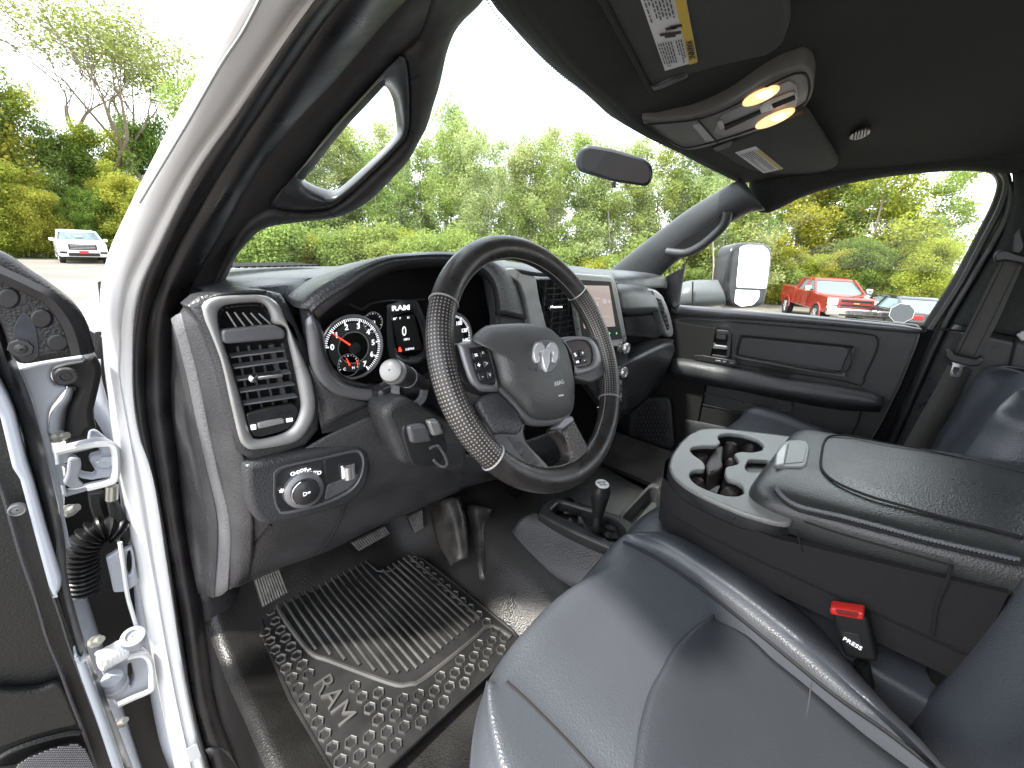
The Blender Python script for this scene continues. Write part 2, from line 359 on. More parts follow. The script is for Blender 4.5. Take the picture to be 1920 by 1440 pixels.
# ------------------------------------------------------------------ headliner
hdr = [(905,-230),(935,-120),(980,0),(1020,57),(1060,107),(1103,150),(1147,187),(1187,227),(1235,258),(1293,287),(1340,313),(1393,340)]
H0 = [Z(u,v,1.905) for u,v in hdr]
for i in range(len(H0)): H0[i].y = min(H0[i].y, .12)
def ceil(x, y):
    e = min(1, abs(x-.04)/.70)
    return 1.955+.02*min(1,max(0,-y/.5))-.05*e**5
rows = [[p+Vector((0,.05,.02)) for p in H0], H0]
for k, (fy) in enumerate((.03,.15,.4,.9,1.7)):
    rr = []
    for p in resamp(H0, 12):
        y = p.y-fy; x = .04+(p.x-.04)*(1+.09*min(1,fy)) ; z = 1.905+(ceil(x,y)-1.905)*min(1, fy/.25)
        rr.append(Vector((x, y, z)))
    rows.append(rr)
liner = loft('headliner', rows, 'liner', T, n=40, k=4, solid=.008)
loft('header_trim_edge', [[p+Vector((0,.03,.006)) for p in H0], [p+Vector((0,.004,-.002)) for p in H0], [p+Vector((0,-.012,.006)) for p in H0]], 'liner', T, n=40, k=3)
# ceiling side down to the passenger window opening
wtop = [(1405,352),(1430,392),(1500,362),(1560,343),(1640,326),(1720,316),(1800,310),(1845,311)]
wq = [X(u,v,.725) for u,v in wtop]; 
wq0 = [Vector((.62,p.y,1.955+.015)) for p in wq]; wq1 = [Vector((.69,p.y,1.955)) for p in wq]
loft('side_rail_trim', [wq0+[Vector((.62,-.9,1.975))], wq1+[Vector((.69,-.9,1.96))], wq+[Vector((.725,-.55,1.90)),Vector((.725,-.9,1.90))], [p+Vector((.05,0,-.004)) for p in wq+[Vector((.725,-.55,1.90)),Vector((.725,-.9,1.90))]]], 'liner', T, n=40, k=3)
line('headliner_seam', [Vector(p) for p in [Z(1503,208,1.966), Z(1560,180,1.967), Z(1620,142,1.968), Z(1700,88,1.969), Z(1800,5,1.969)]], .002, M['seamdark'], T)
pv = [Z(1612+20*math.cos(t), 253+8*math.sin(t)-6*math.cos(t), 1.945) for t in [i*math.pi/8 for i in range(16)]]
mv = plate('microphone_grille', pv, 'greytrim', T, th=.004, bev=.001, r=0)
for k in range(5): line('slot', [Z(1600+6*k,262-2*k,1.941), Z(1602+6*k,249-2*k,1.941)], .0012, M['gap'], mv, 3)
# roof skin and rear cab
bm_ = MB(); 
rr = [[p+Vector((0,.028,.012)) for p in resamp(H0,7)], [p+Vector((0,.0,.055)) for p in resamp(H0,7)]]
for y, z in ((-.4,2.03),(-1.2,2.04),(-2.1,2.0)):
    rr.append([Vector((.04+.80*s, y, z-.05*abs(s)**4)) for s in (-1,-.8,-.4,0,.4,.8,1)])
loft('roof', rr, 'white', T, n=20, k=2, solid=.01)
cab = MB()
cab.box((-.975,-1.42,.98),(.05,1.5,.95))
for sx, w0 in ((-1,-.94),):
    for y in (-.74,-1.55,-2.12): cab.add([(w0-.02,y-.06,1.45),(w0+.02,y-.06,1.45),(w0+.02,y+.06,1.45),(w0-.02,y+.06,1.45)]+[(w0-sx*.17-.02,y-.06,1.96),(w0-sx*.17+.02,y-.06,1.96),(w0-sx*.17+.02,y+.06,1.96),(w0-sx*.17-.02,y+.06,1.96)], [(0,1,2,3),(7,6,5,4),(0,4,5,1),(1,5,6,2),(2,6,7,3),(3,7,4,0)])
cab.build('unseen_cab_side','white',T,bevel=.01)  # side of the cab out of view, added to shade the door hinges
MB().box((.04,-2.15,1.0),(1.5,.05,.9)).build('cab_rear_wall','fabric',T,bevel=.01)
MB().box((.04,-1.75,1.15),(1.4,.2,.75)).box((.04,-1.5,.85),(1.4,.6,.35)).build('rear_seat','leather',T,bevel=.04,bseg=4)
# ------------------------------------------------------------------ driver sun visor
vz = 1.905
vp = [(1085,-90),(1130,0),(1222,172),(1228,170),(1290,142),(1350,125),(1440,106),(1466,88),(1478,55),(1475,0),(1470,-120)]
V1 = plate('sun_visor', [Z(u,v,vz) for u,v in vp], 'visor', T, th=.018, bev=.006, r=.008)
line('visor_edge', [Z(u,v,vz-.001) for u,v in [(1085,-90),(1130,0),(1175,85),(1222,172)]], .0035, M['liner'], V1)
lab = [(1180,-60),(1247,133),(1308,115),(1275,-60)]
P4 = [Z(u,v,vz-.0005) for u,v in lab]
plate('warning_label', P4, 'label', V1, th=.0012, bev=.0002, r=.002)
def quadpt(P, s, t): return P[0].lerp(P[1], t).lerp(P[3].lerp(P[2], t), s)   # s across, t along
plate('label_band', [quadpt(P4,.76,0)+Vector((0,0,-.0012)), quadpt(P4,.76,1)+Vector((0,0,-.0012)), P4[2]+Vector((0,0,-.0012)), P4[3]+Vector((0,0,-.0012))], 'labely', V1, th=.0008, bev=.0001, r=.001)
def txt_rows(name, P, parent, rows, t0, t1, lines, rnd):
    b = MB(); nn = (P[1]-P[0]).cross(P[3]-P[0]).normalized()
    if nn.dot(CAM-P[0]) < 0: nn = -nn
    for i in range(rows):
        s = lines[0]+(lines[1]-lines[0])*i/(rows-1); t = t0
        while t < t1:
            w = rnd.uniform(.02,.05)
            if t+w > t1 or rnd.random() < .06: break
            e_ = (lines[1]-lines[0])/rows*.24; a = quadpt(P, s-e_, t); c = quadpt(P, s+e_, t+w); b0 = quadpt(P, s-e_, t+w); d = quadpt(P, s+e_, t)
            b.add([q+nn*.0014 for q in (a,b0,c,d)], [(0,1,2,3)]); t += w+.012
    return b.build(name, 'ink', parent, sharp=None)
rn = random.Random(3)
txt_rows('label_print', P4, V1, 10, .64, .95, (.08,.70), rn); txt_rows('label_print', P4, V1, 8, .06, .42, (.10,.66), rn)
pb = MB()
for s, t in ((.52,.50),(.60,.56),(.45,.58),(.66,.49),(.34,.55)):
    pb.box(quadpt(P4,s,t)+Vector((0,0,-.0014)), (.006,.012,.0004), Matrix.Rotation(.5*t,3,'Z'))
pb.build('label_pictogram','ink',V1)
dirT = (P4[1]-P4[0]); dirS = (P4[3]-P4[0])
textmesh('label_warning_text', 'WARNING', .011, mframe(quadpt(P4,.88,.80)+Vector((0,0,-.0018)), dirT, -dirS if dirT.cross(-dirS).z < 0 else dirS), 'ink', V1, ext=.0002)
clip = G_((775,490),(820,480),(900,445),(985,425),(988,440),(930,465),(850,500),(795,515))
plate('visor_clip', [Z(u,v,vz-.004) for u,v in clip], 'smooth', T, th=.016, bev=.003, r=.004)
# ------------------------------------------------------------------ overhead console with lit map lamps
oz = 1.918
def OZ(u, v, d): return PL(u, v, Vector((.04,.05,1.888+(d-1.918))), Vector((0,.13,1)).normalized())
oc = G_((730,685),(810,688),(900,680),(1040,660),(1220,590),(1400,480),(1500,430),(1560,410),(1620,392),(1665,405),(1690,440),(1697,490),(1690,540),(1668,585),(1630,622),(1530,680),(1400,735),(1180,805),(1080,835),(1000,848),(930,835),(860,795),(790,740))
OC = plate('overhead_console', [OZ(u,v,oz) for u,v in oc], 'ohgrey', T, th=.035, bev=.008, r=0, sm=True)
rim = G_((760,700),(1040,672),(1240,598),(1400,505),(1560,425),(1625,410),(1660,425),(1675,480),(1665,545),(1620,600),(1400,710),(1180,785),(1000,830),(940,822),(860,775))
line('console_outline', [OZ(u,v,oz-.001) for u,v in rim+rim[:1]], .0016, M['seamdark'], OC, 90)
line('console_joint', [OZ(u,v,oz-.001) for u,v in G_((1035,665),(1085,720),(1155,802))], .0018, M['seamdark'], OC, 8)
plate('card_holder', [OZ(u,v,oz-.002) for u,v in G_((1015,708),(1068,698),(1140,792),(1090,798))], 'silver', OC, th=.004, bev=.001, r=.004)
pan = G_((1180,650),(1290,600),(1400,520),(1560,455),(1600,480),(1612,560),(1590,625),(1400,705),(1200,765),(1130,745))
plate('lamp_panel', [OZ(u,v,oz-.002) for u,v in pan], 'greytrim', OC, th=.005, bev=.0015, r=.006)
for (cx,cy,a,b,ang) in ((1400,547,115,30,-.42),(1480,672,122,28,-.42)):
    el = [(cx+a*math.cos(t)*math.cos(ang)-b*math.sin(t)*math.sin(ang), cy+a*math.cos(t)*math.sin(ang)+b*math.sin(t)*math.cos(ang)) for t in [i*math.pi/10 for i in range(20)]]
    lp = plate('map_lamp', [OZ(u,v,oz-.005) for u,v in G_(*el)], 'warm', OC, th=.004, bev=.0015, r=0)
    lb = OZ(*G_((cx,cy))[0], oz-.0075); lb2 = OZ(*G_((cx+45,cy-20))[0], oz-.0075)
    mb = MB().lathe(lb.lerp(lb2,.4), (0,0,-1), [(0,.012),(.002,.009),(.003,.001)], 14)
    mb.build('bulb', mat('lamp_bulb_glow', (1,.8,.6), .3, emit=(1,.75,.4), estr=1.0), lp)
plate('switch_bar', [OZ(u,v,oz-.005) for u,v in G_((1390,610),(1440,575),(1590,520),(1608,560),(1450,625),(1400,640))], 'silver', OC, th=.004, bev=.0015, r=.008)
plate('switch_recess', [OZ(u,v,oz-.0065) for u,v in G_((1460,592),(1590,540),(1596,562),(1470,612))], 'gap', OC, th=.003, bev=.0005, r=.003)
plate('slot', [OZ(u,v,oz-.0045) for u,v in G_((1185,715),(1290,672),(1400,625),(1402,640),(1200,735))], 'gap', OC, th=.002, bev=.0004, r=.003)
plate('latch_button', [OZ(u,v,oz-.006) for u,v in G_((1155,692),(1182,683),(1196,722),(1168,730))], 'silver', OC, th=.004, bev=.001, r=.003)
# ------------------------------------------------------------------ passenger sun visor
v2 = G_((1128,842),(1240,800),(1400,735),(1530,680),(1640,640),(1668,670),(1832,912),(1828,935),(1800,952),(1660,985),(1500,1012),(1470,990),(1440,988),(1385,998),(1350,985))
V2 = plate('sun_visor', [Z(u,v,1.912) for u,v in v2], 'visor', T, th=.016, bev=.005, r=.008)
l2p = [Z(u,v,1.911) for u,v in G_((1255,860),(1415,975),(1525,950),(1370,825))]
plate('warning_label', l2p, 'label', V2, th=.0012, bev=.0002, r=.002)
txt_rows('label_print', l2p, V2, 7, .08, .92, (.12,.72), rn)
plate('label_band', [quadpt(l2p,.84,.1)+Vector((0,0,-.001)), quadpt(l2p,.84,.97)+Vector((0,0,-.001)), quadpt(l2p,.98,.97)+Vector((0,0,-.001)), quadpt(l2p,.98,.1)+Vector((0,0,-.001))], 'labely', V2, th=.0008, bev=.0001, r=.001)
plate('visor_clip', [Z(u,v,1.908) for u,v in G_((1130,842),(1175,825),(1240,800),(1225,830),(1150,855))], 'smooth', T, th=.014, bev=.003, r=.004)
# ------------------------------------------------------------------ rear view mirror
mo = [(1077,300),(1085,280),(1100,271),(1150,279),(1207,296),(1222,308),(1225,325),(1222,340),(1213,350),(1150,341),(1083,321)]
mc = Y(1150,312,.20); mn = (CAM-mc).normalized()
MR = plate('rearview_mirror', [PL(u,v,mc,mn) for u,v in mo], 'smooth', T, th=.03, bev=.008, r=.012)
mi = [(1089,302),(1094,284),(1104,277),(1150,285),(1205,301),(1217,311),(1218,338),(1209,345),(1150,336),(1092,316)]
plate('mirror_glass', [PL(u,v,mc+mn*.001,mn) for u,v in mi], 'darkmirror', MR, th=.003, bev=.0008, r=.01)
MB().tube([PL(1150,340,mc,mn), PL(1151,352,mc,mn)], .006, 8).build('tilt_lever','smooth',MR,bevel=.001)
wb = Vector((mc.x+.02,.30,1.90)); MB().tube([mc-mn*.03, mc-mn*.06+Vector((0,0,.01)), wb], [.012,.009,.014], 10).build('mirror_stem','smooth',MR)
# ------------------------------------------------------------------ windshield
wr = []
hd = resamp([p+Vector((0,.035,.012)) for p in H0], 13)
for s in (0,.5,1):
    row = []
    for i, p in enumerate(hd):
        a = i/12*2-1; q = Vector((.04+.80*a, .86-.22*a*a, 1.535)); row.append(p.lerp(q, s)+Vector((0,.02,.02))*math.sin(math.pi*s))
    wr.append(row)
loft('windshield', wr, 'glass', T, n=30, k=3, solid=0)
fr_ = MB(); 
for i in range(220):
    p = crom(resamp([p+Vector((0,.032,.008)) for p in H0],40), i/220*39)
    for j in range(2): fr_.box(p+Vector((0,.006+.006*j,-.002-.003*j)), (.0026-.0008*j,.0026-.0008*j,.0006))
fr_.build('windshield_dot_band','smooth',T,sharp=None)
# far (passenger) a pillar with handle
ap = G_((1285,1000),(1420,1175),(1380,1200),(1310,1245))+[(1440,390)]
ptop = [(1393,338),(1360,355),(1300,392),(1250,428),(1200,466),(1160,498),(1125,528)]
pbot = [(1432,392),(1400,398),(1345,432),(1300,468),(1262,492),(1215,536),(1190,560)]
def apx(v): return interp(v, [330,400,500,560], [.655,.68,.735,.77])
loft('pillar_trim', [[X(u,v,apx(v)-.02)+Vector((.03,.03,0)) for u,v in ptop],[X(u,v,apx(v)-.03) for u,v in ptop],[X((a[0]+b[0])/2,(a[1]+b[1])/2,apx((a[1]+b[1])/2)-.045) for a,b in zip(ptop,pbot)],[X(u,v,apx(v)-.02) for u,v in pbot],[X(u,v,apx(v)+.03) for u,v in pbot]], 'dash', T, n=30, k=4)
gh = G_((1215,1190),(1150,1225),(1060,1290),(960,1350),(905,1400),(950,1425),(1010,1415),(1100,1360),(1180,1280))
plate('handle_recess', [X(u,v,apx(v)-.050) for u,v in gh], 'gap', T, th=.006, bev=.001, r=.005, sm=True)
g2 = G_((1215,1190),(1195,1260),(1140,1320),(1060,1385),(980,1422),(910,1420),(870,1415))
MB().tube(resamp([X(u,v,apx(v)-.052) for u,v in g2],24), [.015]*24, 10).build('grab_handle','dash',T)
line('pillar_seam', [X(u,v,apx(v)-.03) for u,v in G_((1292,1010),(1330,1070),(1380,1130),(1425,1172))], .0022, M['seamdark'], T, 10)
# ================================================================== dashboard
def yd(pts): return [Y(*p) for p in pts]
top = []
for y, z in ((.215,1.555),(.225,1.592),(.30,1.603),(.45,1.603),(.65,1.596),(.86,1.583)):
    row = []
    for i in range(41):
        q = i/20-1; x = .04+(.80 if q < 0 else .72)*q
        c = max(0, min(1, (x+.655)/.03))*max(0, min(1, (-.18-x)/.06)); yy = max(y, .34-.01*(.6-y) if c > .5 else y)
        if c > 0 and y < .34: yy = y+(.34+.02*(y-.2)-y)*c
        if x < -.62: yy = max(yy, .268+.02*max(0,y-.215))
        if q > 0: yy += .08*q**4*max(0,(.5-y)/.3)
        if y > .8: yy -= .05*q*q
        row.append(Vector((x, yy, z-.02*q**6)))
    top.append(row)
DB = loft('dashboard', top, 'dash', T, n=81, k=3)
loft('dash_end_panel', [yd([(322,602,.42),(321,751,.42),(334,868,.42),(350,1000,.41),(373,1112,.40)]),
   yd([(323,597,.30),(350,700,.30),(372,805,.30),(390,884,.30),(408,986,.30),(402,1120,.32)])], 'plastic', DB, n=20, k=3)
loft('end_ridge', [yd([(323,597,.302),(350,700,.302),(372,805,.302),(390,884,.302),(410,986,.302),(404,1118,.32)]),
   yd([(332,590,.285),(361,700,.285),(381,805,.285),(400,884,.285),(422,986,.285),(416,1115,.31)]),
   yd([(341,586,.28),(372,700,.28),(393,805,.28),(410,884,.28),(433,986,.28),(428,1105,.30)])], mat('light_grained_ridge', (.13,.13,.135), .4, bump=.5, bscale=260, bdist=.0012), DB, n=20, k=3)
loft('end_fascia', [yd([(341,586,.28),(372,700,.28),(393,805,.28),(410,884,.28),(433,986,.28),(430,1105,.30)]),
   yd([(366,574,.235),(397,690,.235),(425,800,.235),(440,870,.235),(452,985,.25),(446,1097,.29)]),
   yd([(390,570,.225),(415,690,.225),(440,820,.225),(462,868,.225),(475,990,.24),(468,1085,.29)])], 'plastic', DB, n=20, k=3)
# top corner piece and pod surround
loft('pod_top', [yd([(338,590,.31),(352,568,.33),(388,547,.36),(405,536,.40)]), yd([(341,586,.28),(362,565,.28),(398,549,.27),(440,538,.30)]), yd([(366,576,.235),(400,556,.215),(450,548,.215),(500,547,.215)])], 'plastic', DB, n=16, k=3)
podo = [(352,575),(372,558),(404,549),(500,546),(530,552),(548,580),(575,640),(596,700),(604,770),(600,808),(575,838),(520,856),(474,866),(448,850),(430,790),(405,690),(378,610)]
bezo = C_((215,262),(235,232),(300,210),(420,203),(540,205),(590,228),(622,262),(655,335),(720,480),(780,620),(802,720),(806,790),(790,860),(745,930),(700,965),(600,990),(480,1005),(440,990),(412,950),(370,780),(320,560),(270,420),(232,330))
bezi = C_((300,292),(330,258),(420,245),(520,243),(556,272),(575,320),(585,352),(650,372),(662,440),(690,560),(722,720),(728,780),(712,840),(685,885),(640,918),(570,940),(500,950),(474,932),(455,880),(430,780),(390,640),(345,500),(318,420),(300,340))
plate('pod_surround', ys(podo,.215), 'dash', DB, th=.05, bev=.010, r=.0, res=3, holes=[ys(bezi,.215)])
ringloft('vent_ring', ys(bezo,.200), ys(bezi,.204), 'silver', DB, .006, n=90, k=3)
VP_ = plate('air_vent', ys(bezi,.250), 'gap', T, th=.004, bev=.001, r=.004)
ringloft('vent_wall', ys(bezi,.203), ys(bezi,.249), 'black', VP_, 0, n=80, k=1)
s = MB()
for i in range(5):     # diagonal slats of the little upper vent
    a = C_((345+42*i,290+2*i),(395+45*i,368-3*i)); s.tube([Y(a[0][0],a[0][1],.214),Y(a[1][0],a[1][1],.214)], .0012, 5)
s.build('defogger_slats','silver',VP_)
plate('vent_crossbar', ys(C_((318,385),(560,360),(610,362),(648,385),(652,418),(640,432),(350,458),(325,448)),.198), 'greytrim', VP_, th=.012, bev=.003, r=.005)
for a, b, c, d in ((505,360,490,650),(560,372,545,668),(640,395,625,680)):
    pass
s = MB()
for i, (x0,y0,x1,y1) in enumerate(((368,528,650,492),(384,585,668,545),(400,648,682,608),(414,710,700,668),(430,775,715,732))):
    p, q = C_((x0,y0),(x1,y1)); A, Bq = Y(p[0],p[1],.222), Y(q[0],q[1],.212)
    A2, B2 = A+Vector((0,.011,.003)), Bq+Vector((0,.011,.003)); n_ = Vector((0,0,.0012))
    s.add([A-n_,Bq-n_,B2-n_,A2-n_,A+n_,Bq+n_,B2+n_,A2+n_], [(0,1,5,4),(1,2,6,5),(2,3,7,6),(3,0,4,7),(4,5,6,7),(3,2,1,0)])
s.build('vent_slats','greytrim',VP_,bevel=.0006)
s = MB()
for i in range(5):
    a = C_((400+58*i,470-4*i),(468+60*i,800-14*i)); s.tube([Y(a[0][0],a[0][1],.238),Y(a[1][0],a[1][1],.238)], .002 if i != 3 else .0045, 4)
s.build('vent_vanes','greytrim',VP_)
MB().tube([Y(*C_((478,632))[0],.206), Y(*C_((632,612))[0],.202)], .0045, 10).lathe(Y(*C_((482,634))[0],.204), (0,-1,.2), [(-.004,.0055),(.003,.006),(.004,.001)],12).build('vent_tab','chrome',VP_)
whp = C_((445,820),(560,790),(690,768),(720,790),(722,810),(700,870),(660,905),(520,945),(485,935),(462,900))
plate('vent_wheel_panel', ys(whp,.206), 'smooth', VP_, th=.008, bev=.002, r=.004)
ww = plate('vent_wheel', ys(C_((505,868),(560,855),(640,842),(650,868),(560,890),(512,900)),.203), 'silver', VP_, th=.006, bev=.002, r=.003)
plate('vent_closed_mark', ys(C_((470,878),(498,874),(500,900),(474,904)),.2035), 'gwhite', VP_, th=.001, bev=.0002, r=.0005)
plate('vent_open_mark', ys(C_((655,846),(688,840),(690,858),(658,864)),.2035), 'gwhite', VP_, th=.001, bev=.0002, r=.0005)
# demister grille at the end of the dash top
g_ = MB()
for i in range(14): g_.box((-.70+.014*i,.50+.005*i,1.606),(.008,.10,.003),Matrix.Rotation(.25,3,'Z'))
g_.build('speaker_grille_slots','gap',DB)
# ------------------------------------------------------------------ instrument cluster hood
lip = [(584,588),(612,564),(654,538),(690,515),(720,500),(749,493),(820,489),(870,493),(900,504),(920,524),(930,552),(934,590)]
loft('cluster_hood', [yd([(u,v,.27) for u,v in [(596,600),(620,578),(658,552),(694,529),(724,514),(750,506),(820,501),(868,504),(895,514),(912,530),(922,556),(925,590)]]),
   ys(lip,.170), ys([(581,580),(608,556),(650,530),(686,506),(717,492),(748,485),(820,481),(873,485),(906,495),(928,516),(940,546),(946,590)],.160),
   ys([(562,578),(585,549),(630,521),(680,497),(712,486),(745,479),(820,474),(878,477),(915,485),(945,504),(962,540),(972,595)],.172),
   yd([(545,570,.22),(562,548,.24),(610,520,.27),(670,494,.30),(708,484,.30),(743,478,.30),(820,474,.30),(882,476,.30),(925,484,.28),(960,504,.26),(978,540,.22),(990,600,.20)]),
   yd([(520,545,.30),(540,532,.40),(590,514,.45),(660,494,.5),(705,487,.5),(742,482,.5),(820,478,.5),(886,480,.5),(935,486,.45),(972,500,.40),(1000,530,.3),(1010,600,.25)])], 'dash', DB, n=50, k=4)
bz = [(584,588),(598,618),(606,660),(622,700),(645,722),(700,733),(760,726),(820,715),(900,690),(930,640),(934,590),(930,552),(920,524),(900,504),(870,493),(820,489),(749,493),(720,500),(690,515),(654,538),(612,564)]
CF = plate('instrument_cluster', ys([(575,560),(620,760),(930,760),(965,560),(930,490),(750,480),(640,520)],.285), 'gauge', T, th=.004, bev=.001, r=.01)
# bezel frame low round the opening
loft('cluster_bezel', [yd([(584,588,.168),(596,618,.168),(604,660,.168),(622,702,.172),(650,722,.176),(700,731,.18),(760,722,.185),(820,708,.19)]),
   yd([(574,600,.172),(577,640,.172),(585,690,.172),(607,722,.175),(640,742,.178),(695,750,.18),(745,745,.185),(820,730,.19)])], 'greytrim', CF, n=30, k=3, bulge=.003, solid=.004)
loft('cluster_wall', [yd([(584,588,.17),(596,618,.17),(604,660,.17),(622,702,.174),(650,722,.178),(700,731,.182),(760,722,.187),(820,708,.19)]),
   yd([(597,598,.283),(606,622,.283),(612,660,.283),(628,694,.283),(654,710,.283),(700,716,.283),(760,709,.283),(820,698,.283)])], 'smooth', CF, n=30, k=1)
gy = .272
def circ(c, r, n=40, dy=0): return [Vector((c.x+r*math.cos(2*math.pi*i/n), c.y+dy, c.z+r*math.sin(2*math.pi*i/n))) for i in range(n)]
fx = Vector((1,0,0)); fz = Vector((0,0,1))
def gaugeN(cu, cv, r, a0, a1, nmaj, nmin, name, nums=None, ns=.009):
    c = Y(cu, cv, gy)
    G = plate(name, circ(c, r), 'gauge', CF, th=.006, bev=.001, r=0)
    b = MB().tube(circ(c, r, 48, -.003), r*.045, 8, closed=True); b.build('gauge_ring','silver',G)
    t = MB()
    for i in range(nmaj*nmin+1):
        a = a0+(a1-a0)*i/(nmaj*nmin); big = i % nmin == 0; d = Vector((math.cos(a),0,math.sin(a))); pz = Vector((-d.z,0,d.x))
        w = r*(.022 if big else .012); l = r*(.15 if big else .09); o = c+Vector((0,-.0036,0))
        t.add([o+d*(r*.93)+pz*w,o+d*(r*.93)-pz*w,o+d*(r*.93-l)-pz*w,o+d*(r*.93-l)+pz*w], [(0,1,2,3)])
    t.build('gauge_marks','gwhite',G,sharp=None)
    if nums:
        for i, sx in enumerate(nums):
            a = a0+(a1-a0)*i/(len(nums)-1); o = c+Vector((math.cos(a)*r*.68,-.0038,math.sin(a)*r*.68))
            textmesh('gauge_number', sx, ns, mframe(o, fx, fz), 'gwhite', G, ext=.0002, bold=.0003)
    return c, G
c, TG = gaugeN(661, 651, .056, R(172), R(-60), 7, 8, 'tachometer', '01234567', .0135)
MB().tube(circ(c, .028, 40, -.0045), .0012, 6, closed=True).build('inner_ring','silver',TG)
plate('gauge_band', circ(c,.044,40,-.0034), 'gaugemid', TG, th=.0006, bev=.0001, r=0, holes=[circ(c,.029,40,-.0034)])
def needle(c, a, l, w, G):
    d = Vector((math.cos(a),0,math.sin(a))); p = Vector((-d.z,0,d.x)); o = c+Vector((0,-.008,0))
    MB().add([o+p*w,o-p*w,o+d*l-p*w*.4,o+d*l+p*w*.4], [(0,1,2,3)]).build('needle','gred',G,sharp=None)
needle(c, R(141), .048, .0018, TG)
MB().lathe(c+Vector((0,-.004,0)), (0,-1,0), [(0,.011),(.006,.010),(.007,.001)], 20).build('needle_hub','smooth',TG)
c2, G2 = gaugeN(698, 604, .0185, R(200), R(-20), 4, 3, 'fuel_gauge'); 
textmesh('gauge_number','63',.008,mframe(c2+Vector((0,-.004,0)),fx,fz),'gwhite',G2,ext=.0002)
c3, G3 = gaugeN(652, 684, .020, R(200), R(-20), 4, 3, 'temperature_gauge'); needle(c3, R(110), .016, .0014, G3)
textmesh('gauge_number','C',.007,mframe(c3+Vector((-.008,-.004,-.006)),fx,fz),'gwhite',G3,ext=.0002); textmesh('gauge_number','H',.007,mframe(c3+Vector((.008,-.004,-.006)),fx,fz),'gwhite',G3,ext=.0002)
MB().tube([c3+Vector((.016*math.cos(R(a)),-.0045,.016*math.sin(R(a)))) for a in range(-10,30,6)], .0008, 5).build('red_zone','gred',G3)
c4, G4 = gaugeN(845, 636, .056, R(232), R(-10), 7, 8, 'speedometer', ['0','20','40','60','80','100','120','140'], .0115)
plate('gauge_band', circ(c4,.034,40,-.0034), 'gaugemid', G4, th=.0006, bev=.0001, r=0)
disp = D_((738,655),(915,632),(985,912),(800,940))
DS = plate('trip_display', ys(disp,.268), 'gap', CF, th=.003, bev=.0005, r=.002)
fo = mframe(Y(*D_((838,770))[0],.2665), fx, fz)
textmesh('speed_digit','0',.026,fo,'gwhite',DS,ext=.0002,sx=.8)
textmesh('unit_text','MPH',.0065,mframe(Y(*D_((858,832))[0],.2665),fx,fz),'gwhite',DS,ext=.0002)
textmesh('status_text','80°   P        N',.0062,mframe(Y(*D_((815,664))[0],.2665),fx,fz),'gwhite',DS,ext=.0002)
textmesh('odometer_text','51874.0',.0062,mframe(Y(*D_((882,908))[0],.2665),fx,fz),'gwhite',DS,ext=.0002)
ic = Y(*D_((803,916))[0],.2662)
MB().box(ic,(.004,.001,.006)).box(ic+Vector((0,0,.0045)),(.0026,.001,.0022)).box(ic+Vector((.0032,0,-.001)),(.0015,.001,.005)).build('seat_belt_icon','gred',DS)
textmesh('cluster_name_text','RAM',.0125,mframe(Y(*D_((812,583))[0],.250),fx,fz),'gwhite',CF,ext=.0004,bold=.0004,sx=1.5)
# dark lens ribs between the gauges
ringloft('display_frame', ys(D_((700,560),(950,540),(1040,960),(740,1000)),.262), ys(D_((738,650),(920,628),(990,915),(795,945)),.266), 'smooth', CF, .002, n=40, k=1)
line('lens_arc', [Y(*p,.262) for p in D_((400,545),(500,590),(580,545),(720,520),(860,520),(1000,510))], .002, 'smooth', CF)
# ------------------------------------------------------------------ panels round the steering column
loft('cluster_side_pad', [yd([(560,560,.215),(567,610,.212),(583,680,.21),(596,740,.21),(606,800,.205)]), yd([(581,580,.19),(590,640,.185),(606,706,.185),(640,742,.185),(700,755,.188)]), ], 'dash', DB, n=20, k=3)
loft('lower_cluster_panel', [yd([(580,685,.200),(607,724,.195),(640,744,.192),(695,752,.19),(745,746,.19),(800,735,.20)]), yd([(588,740,.215),(612,765,.21),(650,770,.205),(700,772,.20),(750,775,.195),(800,770,.20)]), yd([(604,812,.215),(640,806,.212),(680,792,.208),(713,780,.2),(752,800,.195),(800,800,.2)])], 'dash', DB, n=24, k=3)
loft('knee_panel', [yd([(440,868,.235),(474,872,.225),(540,858,.222),(598,824,.215),(660,794,.208),(714,776,.200),(750,800,.198),(800,830,.20),(900,850,.22),(1060,800,.24)]),
   yd([(450,900,.235),(500,905,.225),(560,890,.220),(610,860,.215),(670,830,.208),(725,810,.200),(755,850,.195),(800,865,.20),(900,880,.22),(1060,830,.24)]),
   yd([(462,985,.25),(520,985,.24),(600,955,.235),(650,925,.23),(700,905,.225),(760,880,.215),(800,880,.22),(850,880,.23),(900,890,.25),(1060,850,.27)]),
   yd([(466,1040,.28),(520,1030,.27),(600,998,.265),(650,970,.26),(700,950,.255),(760,925,.25),(800,912,.25),(850,898,.26),(900,900,.28),(1060,860,.3)]),
   yd([(440,1100,.30),(520,1064,.30),(600,1036,.30),(650,1012,.295),(700,988,.29),(760,962,.29),(800,945,.29),(850,925,.29),(900,905,.30),(1060,870,.33)]),
   yd([(470,1080,.40),(520,1062,.40),(600,1034,.40),(650,1012,.40),(700,986,.40),(760,960,.40),(800,943,.40),(850,922,.40),(900,904,.42),(1060,866,.45)])], 'plastic', DB, n=60, k=4)
line('panel_seam', yd([(648,940,.226),(640,970,.246),(622,1005,.262),(598,1038,.292)]), .0022, M['seamdark'], DB, 12)
line('panel_seam', yd([(508,985,.236),(480,1015,.262),(466,1050,.276),(455,1092,.290)]), .0022, M['seamdark'], DB, 12)
line('panel_seam', yd([(604,806,.207),(650,792,.202),(714,772,.194),(750,800,.190),(762,855,.190)]), .0018, M['seamdark'], DB, 20)
